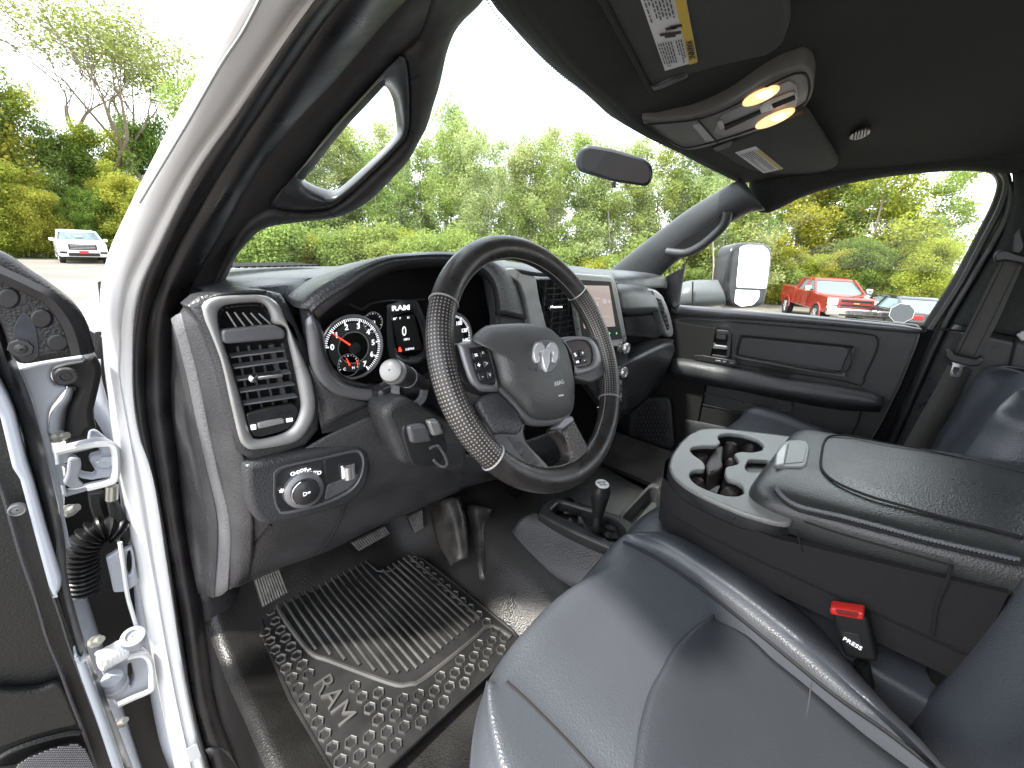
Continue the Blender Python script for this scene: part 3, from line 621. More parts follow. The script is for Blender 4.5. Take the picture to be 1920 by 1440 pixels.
# headlamp switch panel
so = C_((445,1115),(470,1082),(600,1045),(760,1010),(900,985),(1020,968),(1075,1000),(1095,1060),(1092,1140),(1060,1215),(985,1290),(860,1335),(700,1378),(560,1400),(500,1370),(465,1300),(448,1210))
HS = plate('headlight_switch_panel', ys(so,.207), 'dash', T, th=.04, bev=.010, r=0, sm=True, res=3)
si = C_((590,1125),(640,1088),(830,1045),(1010,1005),(1050,1018),(1064,1075),(1045,1160),(990,1228),(860,1290),(660,1340),(612,1322),(588,1245))
ringloft('switch_bezel', ys(si,.2045), ys(C_((606,1132),(650,1102),(835,1060),(1005,1022),(1036,1032),(1048,1080),(1030,1152),(978,1212),(852,1272),(664,1320),(624,1306),(604,1240)),.2075), 'greytrim', HS, .004, n=70, k=2)
plate('switch_face', ys(C_((600,1130),(650,1098),(840,1060),(862,1180),(850,1270),(664,1324),(620,1308),(600,1240)),.2055), 'smooth', HS, th=.004, bev=.001, r=.006)
plate('dimmer_panel', ys(C_((850,1062),(1005,1024),(1040,1036),(1050,1080),(1034,1120),(868,1180)),.2058), 'smooth', HS, th=.004, bev=.001, r=.005)
plate('dimmer_sill', ys(C_((868,1190),(1036,1128),(1020,1168),(975,1212),(856,1270)),.2052), 'greytrim', HS, th=.004, bev=.001, r=.005)
kc = Y(*C_((742,1208))[0],.2035)
MB().lathe(kc,(-.12,-1,.12),[(0,.030),(.010,.0285),(.012,.026),(.013,.021)],32).build('headlight_knob','greytrim',HS)
MB().lathe(kc+Vector((-.0015,-.013,.002)),(-.12,-1,.12),[(0,.0205),(.007,.0195),(.0085,.0175),(.0087,.001)],32).build('knob_face','smooth',HS)
MB().tube([kc+Vector((-.0025+.020*math.cos(t),-.0175,.003+.020*math.sin(t))) for t in [i*math.pi/16 for i in range(32)]],.0009,6,closed=True).build('knob_ring','chrome',HS)
textmesh('fog_lamp_symbol','D=',.009,mframe(kc+Vector((-.003,-.0228,.003)),fx,fz),'gwhite',HS,ext=.0002)
for sx, u, v, sz in (('O',690,1132,.009),('=DD=',728,1118,.0075),('D=',768,1113,.0075),('AUTO',800,1127,.0085),('*',634,1228,.016)):
    textmesh('switch_symbol', sx, sz, mframe(Y(*C_((u,v))[0],.2015), Vector((1,0,-.35 if sx == 'AUTO' else .12)), fz), 'gwhite', HS, ext=.0002, bold=.0002)
MB().tube([Y(*C_((972,1092))[0],.203),Y(*C_((978,1155))[0],.203)],.0075,12).tube([Y(*C_((990,1086))[0],.204),Y(*C_((996,1150))[0],.204)],.0065,12).build('dimmer_wheel','knob',HS)
MB().tube([Y(*C_((948,1105))[0],.2025),Y(*C_((950,1155))[0],.2025)],.0016,6).build('dimmer_icon','gwhite',HS)
textmesh('dimmer_text','%',.007,mframe(Y(*C_((945,1098))[0],.2015),fx,fz),'gwhite',HS,ext=.0002)
# ------------------------------------------------------------------ centre stack
loft('centre_pad', [yd([(905,484,.30),(960,492,.26),(1005,498,.25),(1080,500,.25),(1150,512,.25)]), yd([(915,502,.20),(960,500,.19),(1010,508,.18),(1080,512,.18),(1154,524,.18)]), yd([(926,530,.185),(960,512,.185),(1010,518,.175),(1080,520,.175),(1158,532,.175)])], 'dash', DB, n=30, k=3)
plate('cluster_right_pad', ys([(918,506),(942,512),(965,530),(980,570),(996,612),(1000,700),(930,700),(934,600)],.198), 'dash', DB, th=.03, bev=.008, r=.01)
plate('centre_trim_frame', ys([(941,504),(965,503),(990,509),(1006,521),(1012,560),(1028,622),(1045,700),(1012,700),(996,612),(985,560),(974,532),(950,516)],.180), 'silver', DB, th=.02, bev=.004, r=.006)
CV = plate('air_vent', ys([(1008,526),(1060,522),(1078,640),(1028,630)],.195), 'gap', T, th=.004, bev=.001, r=.004)
s = MB()
for i in range(9): s.box(Y(1038+2.2*i,540+10.5*i,.185), (.075,.014,.0016))
s.build('vent_slats','smooth',CV)
s = MB()
for i in range(4): s.box(Y(1018+16*i,580,.19), (.0014,.008,.13))
s.build('vent_vanes','plastic',CV)
MB().tube([Y(1030,577,.176),Y(1052,576,.176)],.004,8).lathe(Y(1032,577,.173),(0,-1,0),[(-.003,.006),(.004,.006),(.005,.001)],12).build('vent_tab','chrome',CV)
SF = plate('touchscreen', ys([(1072,512),(1146,518),(1156,530),(1176,636),(1166,650),(1092,650)],.165), 'silver', T, th=.018, bev=.004, r=.006)
plate('screen_surround', ys([(1076,524),(1146,528),(1168,636),(1094,642)],.1635), 'black', SF, th=.006, bev=.0015, r=.004)
plate('screen_display', ys([(1083,535),(1142,536),(1154,612),(1096,616)],.162), 'screen', SF, th=.003, bev=.0005, r=.002)
sb = MB()
for (u,v,w_,h_) in ((1104,556,4,12),(1116,558,9,3),(1119,566,3,8),(1130,560,7,9),(1108,590,12,2),(1128,592,14,2),(1104,600,10,1.5),(1126,602,12,1.5),(1140,562,4,6),(1112,574,6,3)): sb.add([Y(u+a,v+b,.1600) for a,b in ((0,0),(w_,.5),(w_+.5,h_),(.5,h_))],[(0,1,2,3)])
sb.build('screen_icons',mat('faint_screen_print',(.2,.2,.2),.4,emit=(.42,.36,.36),estr=.28),SF,sharp=None)
sb = MB()
for i in range(5): sb.lathe(Y(1104+13*i,625,.1620),(0,-1,0),[(0,.003),(.0003,.0028),(.0004,.0001)],10)
sb.build('screen_buttons', mat('dim_green_icon',(.1,.4,.15),.4,emit=(.2,.8,.3),estr=.4),SF,sharp=None)
CS = plate('climate_panel', ys([(1092,645),(1176,640),(1180,700),(1176,768),(1140,775),(1100,720)],.172), 'smooth', T, th=.03, bev=.005, r=.008)
for (u,v,r_) in ((1168,652,.0165),(1164,697,.017)):
    k_ = Y(u,v,.155)
    MB().lathe(k_,(0,-1,.1),[(-.01,r_*.9),(0,r_),(.012,r_),(.016,r_*.85),(.0165,r_*.7),(.0145,r_*.6),(.0145,.001)],24).build('climate_knob','knob',CS)
    rb = MB()
    for i in range(20): rb.box(k_+Vector((r_*math.cos(i*math.pi/10),-.006,r_*math.sin(i*math.pi/10))),(.0022,.012,.0022),Matrix.Rotation(-i*math.pi/10,3,'Y'))
    rb.build('knob_grip','smooth',CS)
MB().lathe(Y(1146,706,.158),(0,-1,.1),[(-.01,.016),(0,.017),(.006,.016),(.007,.001)],24).build('climate_knob','smooth',CS)
for i in range(4):
    plate('switch_button', ys([(1144,716+12*i),(1166,713+12*i),(1167,721+12*i),(1145,725+12*i)],.160), 'greytrim' if i % 2 else 'silver', CS, th=.008, bev=.001, r=.002)
plate('toggle_bezel', ys([(1120,764),(1168,752),(1168,763),(1122,776)],.158), 'chrome', CS, th=.006, bev=.001, r=.002)
# passenger side of the dash
loft('passenger_dash_pad', [yd([(1150,528,.24),(1175,530,.24),(1203,533,.24),(1226,541,.24),(1244,558,.245)]), yd([(1156,540,.19),(1180,541,.18),(1205,545,.18),(1226,555,.19),(1243,572,.21)]), yd([(1160,565,.175),(1180,567,.165),(1208,566,.165),(1228,570,.175),(1240,580,.21)]), yd([(1166,588,.18),(1185,589,.175),(1210,587,.175),(1230,583,.19),(1238,586,.22)]), yd([(1166,590,.30),(1185,591,.30),(1210,589,.30),(1230,585,.30),(1238,588,.30)])], 'dash', DB, n=24, k=3)
plate('dash_shelf', ys([(1150,560),(1245,560),(1262,660),(1150,680)],.305), 'gap', DB, th=.01, bev=.002, r=.01)
plate('shelf_recess_panel', ys([(1170,594),(1222,590),(1248,628),(1232,634),(1176,630)],.27), 'plastic', DB, th=.01, bev=.004, r=.01)
RV = plate('air_vent', ys([(1224,543),(1240,552),(1252,575),(1262,612),(1262,628),(1256,632),(1247,622),(1238,590),(1228,565)],.188), 'silver', T, th=.03, bev=.006, r=.006, sm=True)
plate('vent_opening', ys([(1231,558),(1240,562),(1250,590),(1256,615),(1252,620),(1244,600),(1236,575)],.1865), 'gap', RV, th=.004, bev=.001, r=.003)
s = MB()
for i in range(7): s.box(Y(1237+2.8*i,566+8*i,.184), (.022,.006,.0016))
s.lathe(Y(1245,586,.183),(0,-1,0),[(-.003,.006),(.004,.006),(.005,.001)],12)
s.build('vent_slats','greytrim',RV)
loft('glovebox_pad', [yd([(1150,660,.30),(1190,645,.30),(1235,634,.30),(1262,632,.30)]), yd([(1152,688,.18),(1195,664,.175),(1240,646,.175),(1262,644,.18)]), yd([(1156,702,.168),(1200,680,.16),(1242,664,.165),(1264,658,.18)]), yd([(1160,740,.20),(1200,716,.20),(1238,694,.20),(1256,680,.21)]), yd([(1150,800,.27),(1190,768,.27),(1225,738,.27),(1250,720,.27)])], 'dash', DB, n=24, k=4)
# firewall cavity behind everything
plate('dash_end_cap', xs([(1225,540),(1262,560),(1282,640),(1275,760),(1225,760)],.835), 'gap', DB, th=.02, bev=.002, r=.01)
MB().box((.04,.52,1.22),(1.62,.04,.72)).build('firewall','gap',T)
MB().box((.04,.42,1.42),(1.60,.16,.26)).build('dash_core','gap',T)
# ------------------------------------------------------------------ floor
fl = []
for y in (-1.6,-.9,-.5,-.2,0,.2,.35,.48,.56,.60,.62):
    row = []
    for x in (-.826,-.815,-.80,-.72,-.60,-.48,-.40,-.33,-.27,-.20,-.10,.04,.18,.28,.35,.41,.48,.6,.74,.80,.86):
        z = .865 if abs(x-.04) < .80 else .90
        d = abs(x-.04); hh = .05+.12*max(0,min(1,(y+.2)/.7))
        t = max(0,min(1,((.44 if x < .04 else .35)-d)/.16)); z += hh*(t*t*(3-2*t))
        ty = max(0,(y-.36)/.24); z += .28*ty**1.6
        row.append(Vector((x,y,z)))
    fl.append(row)
loft('floor_liner', fl, 'vinyl', T, n=70, k=5)
# ================================================================== driver floor mat (lies on the floor)
def mz(x, y): return .888+(.30*max(0,y-.36)**1.25 if y > .36 else 0)+.002
mo_ = [(-.755,-.012),(-.758,.20),(-.748,.36),(-.73,.44),(-.70,.47),(-.66,.49),(-.60,.50),(-.52,.50),(-.505,.46),(-.49,.37),(-.47,.35),(-.40,.355),(-.385,.33),(-.380,.2),(-.378,.02),(-.385,-.005),(-.41,-.012)]
b = MB(); N = 24
def inpoly(x, y, P):
    c = False
    for (x1,y1),(x2,y2) in zip(P, P[1:]+P[:1]):
        if (y1 > y) != (y2 > y) and x < (x2-x1)*(y-y1)/(y2-y1)+x1: c = not c
    return c
me = curve_mesh([[Vector(p) for p in mo_]], .006, .001)
bmx = bmesh.new(); bmx.from_mesh(me)
for k in range(1, 8):
    y0 = .34+.02*k; g = bmx.verts[:]+bmx.edges[:]+bmx.faces[:]
    bmesh.ops.bisect_plane(bmx, geom=g, plane_co=(0,y0,0), plane_no=(0,1,0))
for v in bmx.verts: v.co.z += mz(v.co.x, v.co.y)-.003
bmx.to_mesh(me); bmx.free()
FM = link('floor_mat', me, 'mat', None, 40)
tag(FM, 'black rubber floor mat with ridges and hexagon cells under the driver pedals', 'floor mat')
edge_ = [Vector((x, y, mz(x,y))) for x, y in mo_]
MB().tube(edge_, .0035, 6, closed=True).build('mat_edge', 'mat', FM)
bord = [(-.700,.47),(-.703,.40),(-.700,.30),(-.694,.252),(-.680,.225),(-.62,.100),(-.600,.078),(-.575,.066),(-.45,.064),(-.412,.066),(-.396,.050),(-.392,.012)]
MB().tube([Vector((p.x,p.y,mz(p.x,p.y)+.001)) for p in resamp([(*q,0) for q in bord], 60)], .0045, 6).build('mat_border', 'matridge', FM)
rd = MB()
for i in range(20):
    x = -.690+.0148*i
    def yb(x): return (.252+(-.694-x)*2.0 if x < -.62 else .104+(-.62-x)*.7 if x < -.575 else .074)
    y0 = yb(x)+.018; y1 = .50-.0008*i if x < -.512 else (.352 if x < -.485 else .365)
    pts = [Vector((x+.004*math.sin(6*(y0+(y1-y0)*j/14)), y0+(y1-y0)*j/14, mz(x, y0+(y1-y0)*j/14)+.002)) for j in range(15)]
    rd.tube(pts, .0030, 6)
tag(rd.build('mat_ridges', 'matridge', FM), kind=None)
hx = MB()
for i in range(16):
    for j in range(20):
        x = -.742+.0242*i; y = .452-.0270*j+(.0135 if i % 2 else 0)
        if not inpoly(x, y, mo_) or min(abs(x+.757), abs(x+.380)) < .008 or y < -.002: continue
        if inpoly(x, y, [(-.714,.5),(-.714,.25),(-.634,.085),(-.605,.062),(-.577,.053),(-.414,.053),(-.404,.045),(-.404,.5)]) or (x > -.395 and y > .06): continue
        if -.733 < x < -.680 and .068 < y < .215: continue
        c = Vector((x, y, mz(x,y)))
        ri = [c+Vector((.0088*math.cos(R(60*k)),.0088*math.sin(R(60*k)),.0035)) for k in range(6)]
        ro = [c+Vector((.0112*math.cos(R(60*k)),.0112*math.sin(R(60*k)),0)) for k in range(6)]
        rt = [c+Vector((.0100*math.cos(R(60*k)),.0100*math.sin(R(60*k)),.0042)) for k in range(6)]
        rb = [c+Vector((.0075*math.cos(R(60*k)),.0075*math.sin(R(60*k)),.0)) for k in range(6)]
        hx.grid([ro,rt,ri,rb], cu=True)
hx.build('mat_hexagons', 'matridge', FM, sharp=20)
textmesh('mat_lettering', 'RAM', .046, mframe((-.707,.145,mz(0,.1)+.002), (0,-1,0), (1,0,0)), 'matridge', FM, ext=.0022, bold=-.0004, sx=1.15)
# ================================================================== pedals
def pedal(name, px, d, ribs, vert=True, m='greytrim'):
    P = ys(px, d); o = plate(name, P, 'smooth', T, th=.012, bev=.003, r=.006)
    b = MB(); nn = frame_of(P).col[2].to_3d()
    for i in range(ribs):
        t = (i+.7)/(ribs+.4)
        a = P[0].lerp(P[1], t).lerp(P[3].lerp(P[2], t), .08); c = P[0].lerp(P[1], t).lerp(P[3].lerp(P[2], t), .92)
        b.tube([a+nn*.001, c+nn*.001], .0022, 5)
    b.build('pedal_ribs', m, o); return o
pm = mat('worn_pedal_rubber', (.16,.155,.145), .45, noise=.3, nscale=60)
pk = pedal('parking_brake_pedal', [(474,1082),(522,1062),(542,1112),(492,1142)], .36, 10, m=pm)
bp = pedal('brake_pedal', [(657,1018),(722,986),(732,1000),(672,1034)], .36, 15, m=pm)
ac = pedal('accelerator_pedal', [(763,968),(792,952),(794,992),(778,1001)], .37, 7, m=pm)
MB().tube([Y(498,1090,.375),Y(480,1020,.45)],.008,8).build('pedal_arm','black',pk)
MB().tube([Y(695,1005,.375),Y(690,940,.45)],.010,8).build('pedal_arm','black',bp)
MB().tube([Y(778,965,.385),Y(775,900,.47)],.008,8).build('pedal_arm','black',ac)
# ================================================================== steering wheel
Cw = Vector((-.418,-.034,1.50)); AL = .465
wa = Vector((1,0,0)); wb_ = Vector((0,math.sin(AL),math.cos(AL))); wn = Vector((0,-math.cos(AL),math.sin(AL)))
FW = Matrix(((wa.x,wb_.x,wn.x,Cw.x),(wa.y,wb_.y,wn.y,Cw.y),(wa.z,wb_.z,wn.z,Cw.z),(0,0,0,1)))
def W(u, v, n=0): return PL(u, v, Cw+wn*n, wn)
def wp(pts, n): return [W(p[0], p[1], n) for p in pts]
dots = M['wleather'].copy(); dots.name = 'perforated_wheel_leather'
nt = dots.node_tree; bs = nt.nodes['Principled BSDF']
at_ = nt.nodes.new('ShaderNodeUVMap'); at_.uv_map = 'UVMap'
def dotnodes(nt, vec, sc_, rad):
    sp = nt.nodes.new('ShaderNodeVectorMath'); sp.operation = 'SCALE'; sp.inputs['Scale'].default_value = sc_
    nt.links.new(vec, sp.inputs[0]); fr = nt.nodes.new('ShaderNodeVectorMath'); fr.operation = 'FRACTION'; nt.links.new(sp.outputs[0], fr.inputs[0])
    sb_ = nt.nodes.new('ShaderNodeVectorMath'); sb_.operation = 'SUBTRACT'; sb_.inputs[1].default_value = (.5,.5,0); nt.links.new(fr.outputs[0], sb_.inputs[0])
    ml = nt.nodes.new('ShaderNodeVectorMath'); ml.operation = 'MULTIPLY'; ml.inputs[1].default_value = (1,1,0); nt.links.new(sb_.outputs[0], ml.inputs[0])
    ln = nt.nodes.new('ShaderNodeVectorMath'); ln.operation = 'LENGTH'; nt.links.new(ml.outputs[0], ln.inputs[0])
    lt = nt.nodes.new('ShaderNodeMath'); lt.operation = 'LESS_THAN'; lt.inputs[1].default_value = rad; nt.links.new(ln.outputs['Value'], lt.inputs[0])
    return lt.outputs[0]
dn = dotnodes(nt, at_.outputs[0], 1.0, .24)
mx_ = nt.nodes.new('ShaderNodeMix'); mx_.data_type = 'RGBA'; mx_.inputs['A'].default_value = (.022,.020,.019,1); mx_.inputs['B'].default_value = (.20,.19,.18,1)  # pale dots paint the specular glints at the perforations
nt.links.new(dn, mx_.inputs['Factor']); nt.links.new(mx_.outputs['Result'], bs.inputs['Base Color'])
# rim: closed sweep, one mesh, smooth top and bottom and perforated sides
NS, NC = 144, 20; Rm = .1802
def rimpt(a, c, ra=.0185, rn=.0165):
    rr = Rm+ra*math.cos(c); flat = 1
    x = rr*math.cos(a); y = rr*math.sin(a)
    return Cw+wa*x+wb_*y+wn*(rn*math.sin(c)*1.05)
vs_, fs_, mi_, uv_ = [], [], [], []
for i in range(NS):
    a = 2*math.pi*i/NS
    for j in range(NC):
        c = 2*math.pi*j/NC; vs_.append(rimpt(a, c))
def isperf(a):
    d = math.degrees(a) % 360
    return (-32 < ((d+180) % 360-180) < 34) or (146 < d < 217)
for i in range(NS):
    for j in range(NC):
        fs_.append((i*NC+j, ((i+1)%NS)*NC+j, ((i+1)%NS)*NC+(j+1)%NC, i*NC+(j+1)%NC))
        mi_.append(1 if isperf(2*math.pi*(i+.5)/NS) else 0)
        U0, V0 = 250, 24
        uv_ += [(i/NS*U0,j/NC*V0),((i+1)/NS*U0,j/NC*V0),((i+1)/NS*U0,(j+1)/NC*V0),(i/NS*U0,(j+1)/NC*V0)]
me = bpy.data.meshes.new('rim'); me.from_pydata(vs_, [], fs_); ul = me.uv_layers.new(name='UVMap')
for k, q in enumerate(uv_): ul.data[k].uv = q
SW = link('steering_wheel', me, ['wleather', dots], T, 80); me.polygons.foreach_set('material_index', mi_)
for d in (-32, 34, 146, 217):
    MB().tube([rimpt(R(d), 2*math.pi*k/24, .0192, .0172) for k in range(24)], .0012, 5, closed=True).build('rim_seam', 'thread' if d in (146,217,34) else 'thread', SW)
for d0, d1 in ((-32,34),(146,217),(34,146),(217,328)):
    MB().tube([rimpt(R(d0+(d1-d0)*k/50), R(168), .0188, .0168) for k in range(51)], .0007, 4).build('rim_stitching', 'thread', SW)
# spokes
sp1 = E_((310,905),(345,862),(400,832),(440,850),(480,900),(530,1010),(560,1080),(620,1160),(680,1230),(745,1262),(700,1330),(560,1320),(440,1190),(400,1080))
plate('lower_spoke', wp(E_((300,905),(340,862),(400,826),(450,858),(520,948),(562,1000),(548,1040),(562,1088),(640,1180),(690,1245),(760,1290),(640,1340),(520,1280),(400,1130)),.006), 'smooth', SW, th=.024, bev=.007, r=.015)
plate('spoke_cover', wp(E_((305,895),(350,850),(410,830),(520,935),(545,1010),(520,1052),(440,1044),(400,1055)),.012), 'plastic', SW, th=.012, bev=.005, r=.02)
plate('spoke_insert', wp(E_((425,1050),(470,1046),(520,1062),(560,1100),(640,1180),(690,1240),(600,1250),(530,1190),(470,1110)),.006), M['silver'] if 0 else mat('gleaming_spoke_leather',(.10,.09,.08),.28,bump=.4,bscale=420,noise=.3,nscale=30,bdist=.0008), SW, th=.012, bev=.004, r=.01)  # paler than the rim leather: the spoke's gleam is put into the colour
plate('lower_spoke', wp(E_((700,1010),(775,950),(800,985),(840,1060),(890,1150),(885,1210),(840,1270),(700,1290),(680,1232),(760,1180),(772,1150),(740,1080),(690,1040)),.002), 'wleather', SW, th=.022, bev=.006, r=.012)
pl_ = plate('spoke_insert', wp(E_((735,1030),(790,985),(830,1060),(880,1150),(876,1200),(830,1245),(720,1262),(712,1240),(775,1190),(785,1150),(760,1080)),.006), mat('perforated_spoke_leather',(.075,.07,.066),.3,bump=.9,bscale=330,bdist=.0015), SW, th=.012, bev=.004, r=.01)
plate('spoke_cover', wp(E_((690,1022),(745,960),(785,958),(796,985),(735,1030)),.012), 'greytrim', SW, th=.012, bev=.003, r=.006)
# hub back and airbag cover: domed loft
hub = E_((300,545),(350,510),(440,500),(540,497),(620,508),(665,522),(700,548),(730,582),(752,620),(765,660),(780,720),(792,800),(790,860),(782,925),(750,960),(700,978),(650,982),(600,975),(560,952),(515,900),(460,845),(422,800),(402,720),(385,670),(365,620),(330,598),(280,585),(284,562))
hb = smoothc([Vector((p[0],p[1],0)) for p in hub], 3); hc = Vector(E_((600,730))[0]+(0,)); rws = []
for s_, n_ in ((1.0,.004),(1.0,.022),(.985,.030),(.94,.037),(.80,.044),(.6,.049),(.4,.052),(.2,.0535),(.02,.054)):
    rws.append([W(hc.x+(p.x-hc.x)*s_, hc.y+(p.y-hc.y)*s_, n_) for p in hb])
HB = MB().grid(rws, cu=True).build('airbag_cover', mat('airbag_cover_vinyl',(.060,.060,.060),.45,bump=.35,bscale=420,bdist=.0012,noise=.1), SW, sharp=60)
plate('hub_trim', wp(E_((340,600),(700,560),(780,700),(802,860),(795,930),(762,978),(705,1002),(640,1006),(590,1000),(540,968),(495,908),(438,850),(405,810)),.012), 'greytrim', SW, th=.02, bev=.006, r=.03)
MB().lathe(Cw-wn*.005, -wn, [(0,.05),(.05,.045)], 30).build('wheel_boss','smooth',SW)
# left and right switch pods
lp = E_((205,598),(262,585),(352,590),(372,620),(385,680),(402,760),(415,832),(330,838),(300,822),(268,790),(240,720))
plate('spoke_arm', wp(E_((150,600),(300,580),(420,640),(430,860),(340,850),(230,800),(180,700)),.004), 'smooth', SW, th=.018, bev=.005, r=.01)
ringloft('switch_pod_frame', wp(lp,.020), wp(E_((268,622),(345,612),(362,640),(398,790),(345,800),(318,788),(290,720)),.024), 'greytrim', SW, .004, n=60, k=2)
LPd = plate('switch_pod', wp(E_((262,615),(350,605),(370,640),(404,796),(345,806),(312,794),(284,720)),.0225), 'smooth', SW, th=.006, bev=.002, r=.006)
for k, q in enumerate((((280,640),(312,636),(322,672),(290,680)),((318,634),(344,630),(356,664),(328,670)),((292,690),(328,682),(338,722),(302,734)),((334,682),(362,676),(372,714),(344,722)),((308,744),(346,732),(354,780),(322,788)),((352,730),(378,724),(388,770),(360,778)))):
    bt = plate('wheel_button', wp(E_(*q),.0255), 'smooth', LPd, th=.004, bev=.0012, r=.003)
    c = sum(wp(E_(*q),.0257), Vector())/4
    textmesh('button_symbol', ('=','^','+','>','-','v')[k], .010, mframe(c, wa, wb_), 'gwhite' if k in (0,2) else 'label', bt, ext=.0002)
plate('spoke_arm', wp(E_((735,570),(900,560),(960,640),(950,760),(880,800),(790,780)),.004), 'smooth', SW, th=.018, bev=.005, r=.01)
rp = E_((718,570),(780,562),(860,566),(900,600),(922,655),(925,700),(895,732),(800,757),(790,700),(760,620))
ringloft('switch_pod_frame', wp(rp,.022), wp(E_((748,592),(790,580),(850,583),(876,610),(884,650),(880,690),(860,708),(800,716),(792,680),(772,630)),.024), 'greytrim', SW, .004, n=60, k=2)
RPd = plate('switch_pod', wp(E_((744,588),(790,576),(852,579),(880,608),(888,652),(884,694),(862,712),(798,722),(786,680),(766,630)),.0225), mat('brown_black_switch_face',(.035,.022,.018),.3), SW, th=.006, bev=.002, r=.006)
for k, q in enumerate((((776,640),(808,632),(812,668),(790,676)),((816,630),(846,626),(852,660),(820,664)),((792,680),(818,674),(820,700),(800,704)),((824,670),(856,664),(860,690),(828,696)))):
    bt = plate('wheel_button', wp(E_(*q),.0255), 'smooth', RPd, th=.004, bev=.0012, r=.003)
    c = sum(wp(E_(*q),.0257), Vector())/4
    textmesh('button_symbol', ('%','+','RES','-')[k], .008 if k != 2 else .005, mframe(c, wa, wb_), 'gwhite', bt, ext=.0002)
# maker's emblem on the cover: shield with a horned head
ec = E_((650,662))[0]
def em(pts, n): return [W(ec[0]+x*.92, ec[1]+y, n) for x, y in pts]
EB = plate('emblem', em([(-25,-18),(-20,-27),(-6,-30),(8,-31),(20,-27),(28,-12),(30,4),(24,18),(14,28),(2,32),(-10,26),(-20,12),(-26,-4)],.054), 'greytrim', SW, th=.006, bev=.002, r=.002)
for side in (-1, 1):
    horn = [(3,-20),(9,-26),(16,-26),(22,-20),(25,-8),(24,4),(19,12),(13,10),(12,2),(15,-4),(13,-10),(9,-8),(6,-2),(3,-6)]
    plate('emblem_horn', em([(side*x+1, y) for x, y in horn],.0575), 'emblem', EB, th=.005, bev=.001, r=.001)
plate('emblem_head', em([(-5,-12),(1,-15),(7,-12),(9,0),(8,12),(5,22),(2,29),(-2,22),(-5,12),(-7,0)],.0585), 'emblem', EB, th=.005, bev=.0012, r=.001)
textmesh('airbag_text', 'AIRBAG', .0085, mframe(W(*E_((708,797))[0],.0505), wa, wb_), 'seamdark' if 0 else 'label', SW, ext=.0002)
textmesh('horn_symbol', '=o', .011, mframe(W(*E_((578,725))[0],.0535), wa, wb_), 'seamdark', SW, ext=.0003)
plate('cover_mark', wp(E_((715,855),(738,850),(738,858),(716,862)),.049), 'label', SW, th=.001, bev=.0002, r=.001)
# ================================================================== column, stalk, shroud
SH = MB().tube([Cw-wn*.035, Cw-wn*.09, Cw-wn*.16, Cw-wn*.30+Vector((0,0,-.01))], [.040,.050,.056,.060], 24).build('steering_column_shroud', 'smooth', T)
plate('shroud_face', ys(D_((640,1240),(750,1190),(830,1230),(860,1300),(1000,1390),(1100,1380),(1180,1500),(1180,1760),(900,1700),(780,1560),(700,1420),(650,1330)),.150), 'smooth', SH, th=.03, bev=.008, r=.02)
plate('column_cover', ys(C_((1150,810),(1260,720),(1400,800),(1450,830),(1600,900),(1600,1120),(1440,1110),(1310,1100),(1260,1080),(1215,960)),.118), 'plastic', SH, th=.06, bev=.012, r=.03)
plate('adjuster_pocket', ys(C_((1262,880),(1390,835),(1450,850),(1500,1000),(1450,1100),(1320,1095),(1290,1040),(1258,930)),.116), 'smooth', SH, th=.012, bev=.004, r=.01)
plate('adjuster_block', ys(C_((1290,885),(1380,870),(1420,965),(1310,980)),.108), 'greytrim', SH, th=.03, bev=.006, r=.008)
plate('adjuster_block', ys(C_((1395,860),(1450,850),(1480,925),(1420,940)),.106), 'silver', SH, th=.02, bev=.005, r=.006)
MB().tube(resamp(ys(C_((1400,1000),(1440,985),(1480,1040),(1490,1085),(1460,1095),(1420,1060)),.10),14),.0025,6).build('tilt_lever_loop','greytrim',SH)
col = Y(785,742,.12); MB().lathe(col+Vector((0,.03,0)), (-.2,-1,.35), [(-.02,.040),(.0,.036),(.012,.030),(.014,.020),(.006,.018)], 28).build('stalk_collar','greytrim',SH)
st0 = Y(798,722,.10); st1 = Y(738,697,.035)
dv = (st1-st0)
ST = MB().tube([st0, st0+dv*.25, st0+dv*.55, st0+dv*.72, st0+dv*.9, st1], [.0085,.0105,.0135,.0155,.0160,.0158], 18).build('turn_signal_stalk','smooth',T)
MB().lathe(st1, dv, [(-.002,.0165),(.004,.0165),(.006,.0155)], 20).build('stalk_ring','silver',ST)
MB().lathe(st1+dv.normalized()*.005, dv, [(0,.0152),(.006,.0140),(.0085,.010),(.009,.001)], 20).build('stalk_tip', mat('grey_stalk_end',(.19,.19,.19),.35), ST)
MB().tube([st0+dv*.62+dv.normalized().orthogonal()*.0001, st0+dv*.645], [.0150,.0152], 18).build('stalk_mark','silver',ST)
# lower column boot and tunnel parts
MB().tube([Vector((-.40,.30,1.30)), Vector((-.40,.42,1.08)), Vector((-.40,.52,.98))], [.075,.06,.07], 20).build('column_boot',mat('brown_black_boot',(.022,.017,.014),.5),T)
fold = mat('glossy_floor_fold', (.05,.047,.043), .28, bump=.4, bscale=300, noise=.6, nscale=14, bdist=.001)  # paler than the floor vinyl, with the bright sheen put into the colour
loft('liner_fold', [[X(*p) for p in ((872,950,-.25),(876,985,-.268),(890,1030,-.30),(903,1085,-.335))], [X(*p) for p in ((888,948,-.255),(894,985,-.275),(901,1030,-.305),(905,1088,-.337))], [X(*p) for p in ((925,955,-.22),(916,985,-.245),(911,1030,-.285),(908,1090,-.33))]], fold, T, n=14, k=4, bulge=.006)
loft('liner_fold', [[X(*p) for p in ((805,948,-.34),(812,985,-.345),(826,1030,-.37),(846,1062,-.39))], [X(*p) for p in ((836,938,-.34),(848,975,-.35),(860,1015,-.365),(868,1050,-.38))], [X(*p) for p in ((862,932,-.30),(872,970,-.32),(874,1010,-.34),(872,1045,-.36))]], fold, T, n=14, k=4, bulge=.010)
